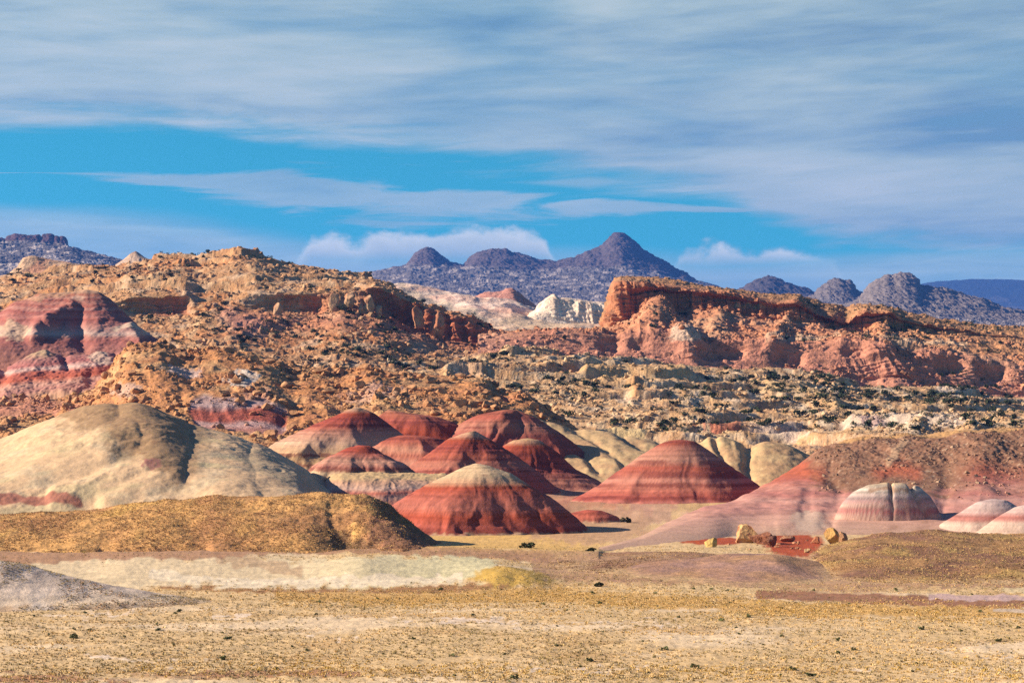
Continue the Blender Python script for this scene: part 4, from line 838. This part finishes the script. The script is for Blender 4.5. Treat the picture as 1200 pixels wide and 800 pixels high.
big_boulder(922, 634, 20, 10, 'flat brown slab on the red soil between the two boulder groups', A(.44, .22, .12), 307)
big_boulder(957, 637, 12, 11, 'small rusty stone just left of the upright orange block', A(.44, .18, .09), 308)
big_boulder(946, 647, 10, 6, 'little yellow stone on the front edge of the red soil', A(.62, .42, .2), 309)

for k in range(26):
    px = random.choice([random.gauss(875, 30), random.gauss(965, 20), random.gauss(925, 25)]); pb = random.uniform(632, 646); Y = H*F/(pb-E)
    o = bpy.data.objects.new('stone', boulder_mesh('red_mesa', A(.52, .25, .13))[k % 5]); col.objects.link(o); sz = random.uniform(.12, .45)
    o.location = ((px-600)/F*Y, Y, max(0, gz('ground', px, Y))+sz*.2); o.rotation_euler = (random.uniform(-.3, .3), 0, random.uniform(0, 6.28)); o.scale = (sz*1.3, sz, sz*.8)
    tag(o, 'small broken stone lying around the orange boulders on the red soil', 'stone', 'stones around the orange boulders')
# standing rock pillars of the left cliff
for k, (x, yb, w, h) in enumerate(((325, 372, 12, 17), (391, 364, 13, 23), (405, 363, 8, 13), (410, 359, 14, 18), (424, 366, 8, 12), (432, 368, 16, 24), (444, 370, 9, 15), (490, 384, 17, 26), (512, 395, 20, 28), (399, 362, 7, 10))):
    Y = 1226 if k < 7 or k == 9 else 1222
    s = w/F*Y/2; h2 = h/F*Y
    V, Fc = ico(4); P, _ = rock_shape(4, 400+k, 1.0, 8)
    t = P[:, 2]; P = P*A(s, s, h2*.62)
    P[:, :2] *= (1+.14*np.tanh(2*perlin(0*t, 0*t+k, t*2.4)))[:, None]
    C = mix(A(.58, .36, .20)+0*P, A(.54, .22, .11), sstep(-.3, .5, fbm(P[:, 0], P[:, 1], P[:, 2], 6, 3)+(.5 if k in (7, 8) else -.1)))
    o = link('rock_pillar', poly_mesh('rock_pillar', P, Fc, C, M_rock, True)); o.location = ((x-600)/F*Y, Y, zof(yb, Y)+h2*.42)
    tag(o, 'stubby rounded sandstone pillar standing out from the left ridge cliff' if k < 7 or k == 9 else ('upper red rock buttress on the right spur of the left ridge' if k == 7 else 'lower red rock buttress on the right spur of the left ridge'), 'rock pillar', 'pillars along the ridge cliff')

# ================================================================== JUNIPERS
def shrub_shape(seed, nleaf=120, tall=.9):
    r = np.random.default_rng(seed); V, Fc, C = [], [], []
    lumps = [(r.normal(size=3)*A(.42, .42, .18)+A(0, 0, .55*tall), r.uniform(.32, .55)) for _ in range(6)]
    for i in range(nleaf):
        c, rad = lumps[i % 6]; d = r.normal(size=3); d /= np.linalg.norm(d)
        p = c+d*rad*r.uniform(.55, 1.0)*A(1, 1, .8)
        p[2] = max(p[2], .04)
        u = r.normal(size=3); u /= np.linalg.norm(u); w = np.cross(u, r.normal(size=3)); w /= np.linalg.norm(w); s = r.uniform(.14, .26)
        b = len(V); V += [p-u*s, p+w*s*.7, p+u*s, p-w*s*.7]; Fc.append((b, b+1, b+2, b+3))
        g = A(.040, .052, .024)*r.uniform(.5, 1.4)*A(r.uniform(.85, 1.3), 1, 1); C += [g]*4
    for a in range(3):                          # short trunk and limbs
        t = lumps[a][0]; b = len(V); V += [A(-.06, 0, -.15), A(.06, 0, -.15), t+A(.03, 0, 0), t-A(.03, 0, 0)]; Fc.append((b, b+1, b+2, b+3)); C += [A(.10, .07, .05)]*4
    return np.array(V, f32), np.array(Fc, np.int32), np.array(C, f32)
shrubs = [shrub_shape(500+s, 130, .7+.1*s) for s in range(6)]
shrub_me = [poly_mesh('juniper', V, Fc, C, M_leaf, k=4) for V, Fc, C in shrubs]
shrub_low = [shrub_shape(600+s, 34, .8) for s in range(5)]
def jz(L):
    px, py = L['px'], L['py']; c = fbm(L['X'], L['Y']*.6, L['Z'], 45, 3)
    d = (.35+sstep(.0, .5, c+.1))*(.5+sstep(600, 900, px)*.7)*(py < 507)
    d = d*(1+.5*blob(px, py, 1010, 465, 150, 35, .2)+1.0*blob(px, py, 500, 415, 150, 18, .2)+.5*blob(px, py, 1130, 470, 70, 20, .2)+.8*blob(px, py, 660, 455, 70, 25, .2))
    return d
JZ = [('juniper_slope', jz, 1250, (.8, 2.7), 'dark green juniper bush on the long stony middle slope', 'junipers on the middle slope', 170),
      ('rubble_slope', lambda L: sstep(-.1, .5, fbm(L['X'], L['Y']*.6, L['Z'], 30, 3))*(L['py'] < 500), 260, (.5, 1.3), 'small dark bush among the orange rubble', 'bushes in the orange rubble', 0),
      ('sandstone_ridge', lambda L: sstep(-.05, .5, fbm(L['X'], L['Y']*.6, L['Z'], 40, 3)+.2)*np.where(L['py'] > 372, 1.5, 1.0), 1100, (.9, 2.5), 'dark juniper bush growing on the left sandstone ridge', 'junipers on the left ridge', 90),
      ('red_mesa', lambda L: sstep(0, .5, fbm(L['X'], L['Y']*.6, L['Z'], 40, 3)+.1)*(np.where(L['px'] > 1000, 1.4, .35)+(L['Y'] > 1345)*.5), 380, (.8, 2.3), 'dark juniper bush on the ledges of the red mesa', 'junipers on the mesa', 40)]
sv, sf, scol = [], [], []; off = 0
for lname, dens, n, (s0, s1), lab, grp, nind in JZ:
    L = LAYERS[lname]; idx = pick(L, dens(L), n)
    size = s0+(s1-s0)*rng.random(n)**1.8; order = np.argsort(-size)
    P0 = np.stack([L['X'].ravel()[idx], L['Y'].ravel()[idx], L['Z'].ravel()[idx]], -1)
    for q, k in enumerate(order):
        s = size[k]; a = random.uniform(0, 6.28)
        if q < nind:
            o = bpy.data.objects.new('juniper', shrub_me[q % 6]); col.objects.link(o); o.location = P0[k]; o.rotation_euler = (0, 0, a); o.scale = (s*random.uniform(.9, 1.3), s, s*random.uniform(.8, 1.05))
            tag(o, lab, 'juniper', grp)
        else:
            V, Fc, C = shrub_low[q % 5]; ca, sa = math.cos(a), math.sin(a); Rm = np.array([[ca, -sa, 0], [sa, ca, 0], [0, 0, 1]], f32)
            sv.append((V*s*.9)@Rm.T+P0[k]); sf.append(Fc+off); off += len(V); scol.append(C*rng.uniform(.8, 1.3))
o = link('scrub', poly_mesh('scrub', np.concatenate(sv), np.concatenate(sf), np.concatenate(scol), M_leaf, k=4)); tag(o, 'many small dark bushes scattered over the far slopes', 'scrub', kind='stuff')
# lone bushes on the plain
for px, py, w, h, lab, c in ((691, 641, 15, 6, 'dark olive bush on the brown swell below the dark red mound', 1.0), (702, 687, 11, 6, 'small dark bush on the golden flat at mid plain', 1.0), (621, 642, 18, 7, 'brownish low bush on the golden flat under the front mound', 1.8), (737, 612, 12, 7, 'dark bush at the foot of the broad dark red mound', .9)):
    lay = {691: 'scrub_hill', 702: 'ground', 621: 'ground', 737: 'ground'}[px]
    L = LAYERS[lay]; d = np.hypot(L['px']-px, L['py']-py); i = np.unravel_index(np.argmin(d), d.shape); Y = float(L['Y'][i]); s = w/F*Y/2
    V, Fc, C = shrub_shape(700+px, 260, .8)
    o = link('bush', poly_mesh('bush', V, Fc, C*A(c*1.2, c, c*.9), M_leaf, k=4)); o.location = (float(L['X'][i]), Y, float(L['Z'][i])); o.scale = (s, s, h/F*Y/1.1); tag(o, lab, 'bush')

L = LAYERS['ground']; idx = pick(L, L['grass']*(L['py'] > 690)*(L['py'] < 800), 110)
bush_me = [poly_mesh('sagebrush', V, Fc, C*A(3.6, 2.9, 2.4), M_leaf, k=4) for V, Fc, C in (shrub_shape(800+q, 170, .75) for q in range(5))]
for q, k in enumerate(idx):
    o = bpy.data.objects.new('sagebrush', bush_me[q % 5]); col.objects.link(o); sz = .13+.20*random.random()**2
    o.location = (float(L['X'].ravel()[k]), float(L['Y'].ravel()[k]), float(L['Z'].ravel()[k])); o.rotation_euler = (0, 0, random.uniform(0, 6.28)); o.scale = (sz*random.uniform(1, 1.5), sz, sz)
    tag(o, 'small olive sagebrush clump on the dry foreground plain', 'sagebrush', 'sagebrush on the plain')
# ================================================================== GRASS
def grass():
    gv, gf, gc = [], [], []
    def add(lname, dens, n, s0, s1, pal, nb=9):
        L = LAYERS[lname]; idx = pick(L, dens, n); X = L['X'].ravel()[idx]; Y = L['Y'].ravel()[idx]; Z = L['Z'].ravel()[idx]
        X = X+rng.normal(size=n)*.12; Y = Y+rng.normal(size=n)*.25
        s = (s0+(s1-s0)*rng.random(n)**2.5)
        patch = fbm(X, Y*.5, 0*X, 9, 3)
        ci = np.clip((patch*1.2+.5+rng.normal(size=n)*.28)*len(pal), 0, len(pal)-1).astype(int); c = np.array(pal, f32)[ci]*rng.uniform(.75, 1.2, size=(n, 1))
        a = rng.random((n, nb))*6.28; lean = rng.uniform(.25, 1.05, (n, nb)); hgt = rng.uniform(.45, 1.0, (n, nb))*s[:, None]*.55
        bx = X[:, None]+np.cos(a)*s[:, None]*.25; by = Y[:, None]+np.sin(a)*s[:, None]*.25
        tx = X[:, None]+np.cos(a)*s[:, None]*.6*lean; ty = Y[:, None]+np.sin(a)*s[:, None]*.6*lean
        wv = s[:, None]*rng.uniform(.10, .2, (n, nb)); px_, py_ = -np.sin(a)*wv, np.cos(a)*wv
        z0 = np.repeat(Z[:, None]-.03, nb, 1)
        tri = np.stack([np.stack([bx-px_, by-py_, z0], -1), np.stack([bx+px_, by+py_, z0], -1), np.stack([tx, ty, z0+hgt], -1)], 2)
        gv.append(tri.reshape(-1, 3)); gc.append(np.repeat(c, nb*3, 0))
    yel, oli, str_, brn, gry = (.84, .58, .22), (.50, .38, .15), (.80, .60, .30), (.58, .34, .15), (.62, .50, .28)
    L = LAYERS['ground']; g = L['grass']*(L['py'] < 815)*(L['py'] > 640)
    add('ground', g*np.where(L['py'] > 700, 1, .8), 56000, .10, .40, [oli, gry, str_, oli, gry, str_, yel])
    gy = g*np.clip(stroke(L['px'], L['py'], [(330, 697), (480, 702), (640, 699), (760, 706), (950, 716), (1250, 718)], 10), 0, 1)
    add('ground', gy, 9000, .16, .42, [yel, (.66, .42, .08), yel])
    gy = g*np.clip(stroke(L['px'], L['py'], [(0, 797), (250, 780), (480, 783), (700, 790), (1000, 782), (1100, 780), (1200, 790)], 9, wob=12), 0, 1)
    add('ground', gy, 3500, .16, .42, [yel, (.66, .44, .10)])
    L = LAYERS['grassy_hill']; add('grassy_hill', sstep(-.5, .4, fbm(L['X'], L['Y'], L['Z'], 10, 3)+.2)*(1-.8*stroke(L['px'], L['py'], [(460, 625), (520, 648)], 20)), 26000, .16, .5, [brn, yel, (.70, .42, .16), brn, yel, (.36, .19, .09)], 7)
    L = LAYERS['dark_grass_hill']; add('dark_grass_hill', sstep(-.5, .4, fbm(L['X'], L['Y'], L['Z'], 10, 3)+.1), 12000, .15, .45, [brn, yel, oli, brn, (.26, .15, .08)], 7)
    L = LAYERS['scrub_hill']; add('scrub_hill', sstep(-.2, .5, fbm(L['X'], L['Y'], L['Z'], 10, 3)), 4500, .12, .36, [brn, yel, brn, (.26, .15, .08)], 7)
    L = LAYERS['clay_hill']; add('clay_hill', sstep(.0, .5, fbm(L['X'], L['Y'], L['Z'], 8, 3)), 3500, .12, .36, [oli, gry, brn, (.26, .2, .12)], 7)
    V = np.concatenate(gv); C = np.concatenate(gc); Fc = np.arange(len(V)).reshape(-1, 3)
    o = link('grass', poly_mesh('grass', V, Fc, C, M_grass)); tag(o, 'tufts of dry golden and olive grass over the plain', 'grass', kind='stuff')
grass()

# ================================================================== AIR
def haze():
    import bmesh
    bm = bmesh.new(); bmesh.ops.create_cube(bm, size=1)
    me = bpy.data.meshes.new('haze'); 
    for v in bm.verts: v.co = Vector((v.co.x*64000, (v.co.y*62000), (-8 if v.co.z < 0 else 2600)))
    bm.to_mesh(me); bm.free()
    m = bpy.data.materials.new('thin_air'); m.use_nodes = True; nt = m.node_tree
    nt.nodes.remove(nt.nodes['Principled BSDF'])
    v = nt.nodes.new('ShaderNodeVolumePrincipled'); v.inputs['Color'].default_value = (.09, .28, 1.0, 1); v.inputs['Density'].default_value = HAZE
    v.inputs['Anisotropy'].default_value = 0.1
    nt.links.new(v.outputs['Volume'], nt.nodes['Material Output'].inputs['Volume'])
    me.materials.append(m); o = link('haze', me); tag(o, 'thin blue air softening the far mountains', 'haze', kind='stuff')
HAZE = 3.5e-5
haze()

# ================================================================== LIGHT AND SKY
SUN_EL = math.radians(25); SUN_AZ = math.radians(-91)       # low, from the left
d = Vector((math.sin(SUN_AZ)*math.cos(SUN_EL), math.cos(SUN_AZ)*math.cos(SUN_EL), math.sin(SUN_EL)))
ld = bpy.data.lights.new('sun', 'SUN'); ld.energy = 5.0; ld.angle = math.radians(.55); ld.color = (1, .89, .72)
lo = bpy.data.objects.new('sun', ld); col.objects.link(lo); lo.rotation_euler = d.to_track_quat('Z', 'Y').to_euler()

def world():
    w = bpy.data.worlds.new('World'); sc.world = w; w.use_nodes = True
    nt = w.node_tree; N = nt.nodes; L = nt.links; N.clear()
    def math_(op, a, b=None, c=None, clamp=False):
        n = N.new('ShaderNodeMath'); n.operation = op; n.use_clamp = clamp
        for i, v in enumerate((a, b, c)):
            if v is None: continue
            if hasattr(v, 'links'): L.new(v, n.inputs[i])
            else: n.inputs[i].default_value = v
        return n.outputs[0]
    def rng_(v, a, b, c=0, d=1, smooth=True):
        n = N.new('ShaderNodeMapRange'); n.interpolation_type = 'SMOOTHSTEP' if smooth else 'LINEAR'
        L.new(v, n.inputs['Value'])
        for k, x in (('From Min', a), ('From Max', b), ('To Min', c), ('To Max', d)): n.inputs[k].default_value = x
        return n.outputs['Result']
    tc = N.new('ShaderNodeTexCoord'); sp = N.new('ShaderNodeSeparateXYZ'); L.new(tc.outputs['Generated'], sp.inputs[0])
    x, y, z = sp.outputs
    az = math_('ARCTAN2', x, y)
    hor = math_('SQRT', math_('ADD', math_('MULTIPLY', x, x), math_('MULTIPLY', y, y)))
    el = math_('DIVIDE', z, math_('MAXIMUM', hor, .001))
    U = math_('MULTIPLY_ADD', az, F, 600.0)            # bearing and height in the survey's steps
    V = math_('MULTIPLY_ADD', el, -F, E)
    def noise(sx, sy, seed, detail=5, rough=.55, dist=0.0, tilt=0.0):
        cb = N.new('ShaderNodeCombineXYZ')
        L.new(math_('MULTIPLY', U, 1/sx), cb.inputs[0]); L.new(math_('MULTIPLY_ADD', U, tilt/sy, math_('MULTIPLY', V, 1/sy)), cb.inputs[1]); cb.inputs[2].default_value = seed
        n = N.new('ShaderNodeTexNoise'); n.inputs['Scale'].default_value = 1; n.inputs['Detail'].default_value = detail; n.inputs['Roughness'].default_value = rough; n.inputs['Distortion'].default_value = dist
        L.new(cb.outputs[0], n.inputs['Vector']); return n.outputs['Fac']
    def curve(pts, lo, hi):
        n = N.new('ShaderNodeFloatCurve'); c = n.mapping.curves[0]
        P = [((p[0]+400)/2000, (p[1]-lo)/(hi-lo)) for p in pts]
        c.points[0].location = P[0]; c.points[1].location = P[-1]
        for p in P[1:-1]: c.points.new(*p)
        for p in c.points: p.handle_type = 'AUTO'
        n.mapping.update()
        L.new(math_('DIVIDE', math_('ADD', U, 400.0), 2000.0, clamp=True), n.inputs['Value'])
        return math_('MULTIPLY_ADD', n.outputs[0], hi-lo, lo)
    sky = N.new('ShaderNodeTexSky'); sky.sky_type = 'NISHITA'; sky.sun_disc = False; sky.sun_elevation = SUN_EL; sky.sun_rotation = SUN_AZ % (2*math.pi)
    sky.altitude = 1500; sky.air_density = 1.0; sky.dust_density = .3; sky.ozone_density = 2.0
    tint = N.new('ShaderNodeMix'); tint.data_type = 'RGBA'; tint.blend_type = 'MULTIPLY'; tint.inputs[0].default_value = 1
    L.new(sky.outputs[0], tint.inputs[6])
    tm = N.new('ShaderNodeMix'); tm.data_type = 'RGBA'; L.new(rng_(V, -50, -450), tm.inputs[0]); tm.inputs[6].default_value = SKYTINT; tm.inputs[7].default_value = (.75, .75, .9, 1)
    L.new(tm.outputs[2], tint.inputs[7])
    bg = N.new('ShaderNodeBackground'); L.new(tint.outputs[2], bg.inputs[0]); bg.inputs[1].default_value = SKYS
    n1 = noise(430, 72, 1.0, 6, .52, .4, .02); n2 = noise(190, 24, 4.0, 6, .58, .5, .03); n3 = noise(900, 90, 9.0, 4, .5); n4 = noise(80, 11, 2.0, 5, .6, .3, .04)
    # upper deck, ragged lower edge
    edge = curve([(-400, 170), (0, 160), (200, 153), (400, 166), (560, 182), (700, 204), (830, 232), (900, 262), (1000, 288), (1200, 306), (1600, 320)], 0, 400)
    e = math_('SUBTRACT', edge, V)
    e = math_('ADD', e, math_('MULTIPLY', math_('SUBTRACT', n2, .5), 75.0)); e = math_('ADD', e, math_('MULTIPLY', math_('SUBTRACT', n1, .5), 60.0))
    deck = rng_(e, -16, 26)
    thin = rng_(n1, .34, .52, .84, 1.0); deck = math_('MULTIPLY', deck, thin)
    # middle wedge
    c = curve([(-400, 240), (0, 215), (80, 212), (250, 216), (450, 232), (650, 240), (800, 246), (1600, 260)], 0, 400)
    wd = curve([(-400, .3), (30, .3), (120, 6), (250, 13), (450, 24), (600, 20), (720, 11), (820, 3), (1000, 1), (1600, 1)], 0, 60)
    dv = math_('ABSOLUTE', math_('SUBTRACT', V, c))
    wedge = math_('DIVIDE', dv, math_('MAXIMUM', wd, .4)); wedge = math_('ADD', wedge, math_('MULTIPLY', math_('SUBTRACT', n2, .5), 5.0))
    wedge = rng_(wedge, 1.25, .35, 0, .75)
    # small streaks right of centre
    d2 = math_('ADD', math_('MULTIPLY', math_('ABSOLUTE', math_('SUBTRACT', V, 214.0)), .12), math_('MULTIPLY', math_('ABSOLUTE', math_('SUBTRACT', U, 690.0)), .012))
    d2 = math_('ADD', d2, math_('MULTIPLY', math_('SUBTRACT', n2, .5), 2.2)); strk = rng_(d2, 1.6, .4, 0, .55)
    # low bank near the skyline, paler and flatter, with heaped tops
    lowe = curve([(-400, 250), (0, 250), (200, 256), (330, 275), (420, 292), (700, 298), (760, 300), (850, 302), (1000, 300), (1050, 296), (1200, 292), (1600, 290)], 0, 400)
    lb = math_('ADD', math_('SUBTRACT', V, lowe), math_('MULTIPLY', math_('SUBTRACT', n1, .5), 34.0)); lb = rng_(lb, -10, 26, 0, .85)
    nc = noise(62, 40, 12.0, 6, .55, .2); nc2 = noise(24, 18, 3.0, 4, .55)
    top = curve([(-400, 340), (285, 336), (340, 316), (356, 292), (372, 278), (392, 279), (410, 283), (440, 272), (490, 270), (540, 266), (590, 268), (625, 272), (645, 286), (662, 320), (780, 320), (796, 300), (810, 291), (840, 288), (890, 292), (940, 300), (975, 308), (992, 330), (1600, 340)], 200, 400)
    ct = math_('SUBTRACT', V, top); ct = math_('ADD', ct, math_('MULTIPLY', math_('SUBTRACT', nc, .5), 46.0)); ct = math_('ADD', ct, math_('MULTIPLY', math_('SUBTRACT', nc2, .5), 20.0))
    cum = rng_(ct, -5, 12)
    cumfade = rng_(math_('ADD', V, math_('MULTIPLY', n1, 16.0)), 330, 300, .35, 1)
    cum = math_('MULTIPLY', cum, cumfade)
    def ramp(v, stops):
        r = N.new('ShaderNodeValToRGB'); L.new(v, r.inputs[0]); el_ = r.color_ramp.elements
        el_[0].position, el_[0].color = stops[0][0], stops[0][1]+(1,); el_[1].position, el_[1].color = stops[-1][0], stops[-1][1]+(1,)
        for p, c_ in stops[1:-1]: q = el_.new(p); q.color = c_+(1,)
        return r.outputs[0]
    shade = math_('ADD', math_('MULTIPLY', n1, .55), math_('ADD', math_('MULTIPLY', n3, .30), math_('MULTIPLY', n2, .22)))
    shade = math_('ADD', shade, math_('MULTIPLY', math_('SUBTRACT', n4, .5), .12))
    darkR = math_('ADD', math_('ABSOLUTE', math_('MULTIPLY', math_('SUBTRACT', V, 165.0), 1/48.0)), math_('ABSOLUTE', math_('MULTIPLY', math_('SUBTRACT', U, 1120.0), 1/330.0)))
    shade = math_('SUBTRACT', shade, rng_(darkR, 1.3, .2, 0, .10))
    darkT = math_('ADD', math_('ABSOLUTE', math_('MULTIPLY', math_('SUBTRACT', V, 32.0), 1/36.0)), math_('ABSOLUTE', math_('MULTIPLY', math_('SUBTRACT', U, 900.0), 1/620.0)))
    shade = math_('SUBTRACT', shade, rng_(darkT, 1.3, .2, 0, .10))
    dcol = ramp(shade, [(.38, (.20, .32, .36)), (.47, (.33, .46, .44)), (.56, (.48, .59, .51)), (.68, (.66, .71, .60))])
    ccol = ramp(math_('ADD', math_('MULTIPLY', nc, .5), math_('MULTIPLY', rng_(ct, 0, 34, .5, 0, False), .9)), [(.22, (.42, .55, .50)), (.5, (.74, .80, .66)), (.72, (1.1, 1.08, .88))])
    def mixrgb(a, b, f):
        m = N.new('ShaderNodeMix'); m.data_type = 'RGBA'; L.new(f, m.inputs[0]); L.new(a, m.inputs[6]); L.new(b, m.inputs[7]); return m.outputs[2]
    lcol = ramp(n2, [(.35, (.38, .56, .50)), (.65, (.62, .74, .60))])
    colr = mixrgb(dcol, lcol, rng_(lb, .2, .8)); colr = mixrgb(colr, ccol, cum)
    cover = math_('MAXIMUM', math_('MAXIMUM', deck, wedge), math_('MAXIMUM', math_('MAXIMUM', lb, strk), cum))
    # the cloud sheet thins out overhead and behind
    cover = math_('MULTIPLY', cover, rng_(V, -350, -60, 0, 1)); cover = math_('MULTIPLY', cover, rng_(math_('ABSOLUTE', az), .9, .45, .15, 1)); cover = math_('MULTIPLY', cover, rng_(V, 560, 520, 0, 1))
    cb = N.new('ShaderNodeBackground'); L.new(colr, cb.inputs[0]); cb.inputs[1].default_value = CLOUDS
    ms = N.new('ShaderNodeMixShader'); L.new(cover, ms.inputs[0]); L.new(bg.outputs[0], ms.inputs[1]); L.new(cb.outputs[0], ms.inputs[2])
    out = N.new('ShaderNodeOutputWorld'); L.new(ms.outputs[0], out.inputs[0])
SKYTINT = (.10, 1.0, .80, 1); SKYS = .052; CLOUDS = 0.43
world()

# ================================================================== CAMERA AND RENDER SETTINGS
cd = bpy.data.cameras.new('camera'); cam = bpy.data.objects.new('camera', cd); col.objects.link(cam); sc.camera = cam
cam.location = (0, 0, H); cam.rotation_euler = (math.radians(90), 0, 0)
cd.sensor_width = 36; cd.lens = 36*F/1200; cd.shift_y = (E-400)/1200; cd.clip_start = 1; cd.clip_end = 80000
sc.view_settings.view_transform = 'Standard'; sc.view_settings.look = 'None'; sc.view_settings.exposure = 1.35; sc.view_settings.gamma = 1; sc.view_settings.use_curve_mapping = False
sc.render.engine = 'CYCLES'
sc.cycles.max_bounces = 4; sc.cycles.diffuse_bounces = 2; sc.cycles.glossy_bounces = 1; sc.cycles.volume_bounces = 0; sc.cycles.transparent_max_bounces = 4
sc.cycles.use_denoising = False
try: sc.cycles.denoiser = 'OPENIMAGEDENOISE'
except Exception: pass
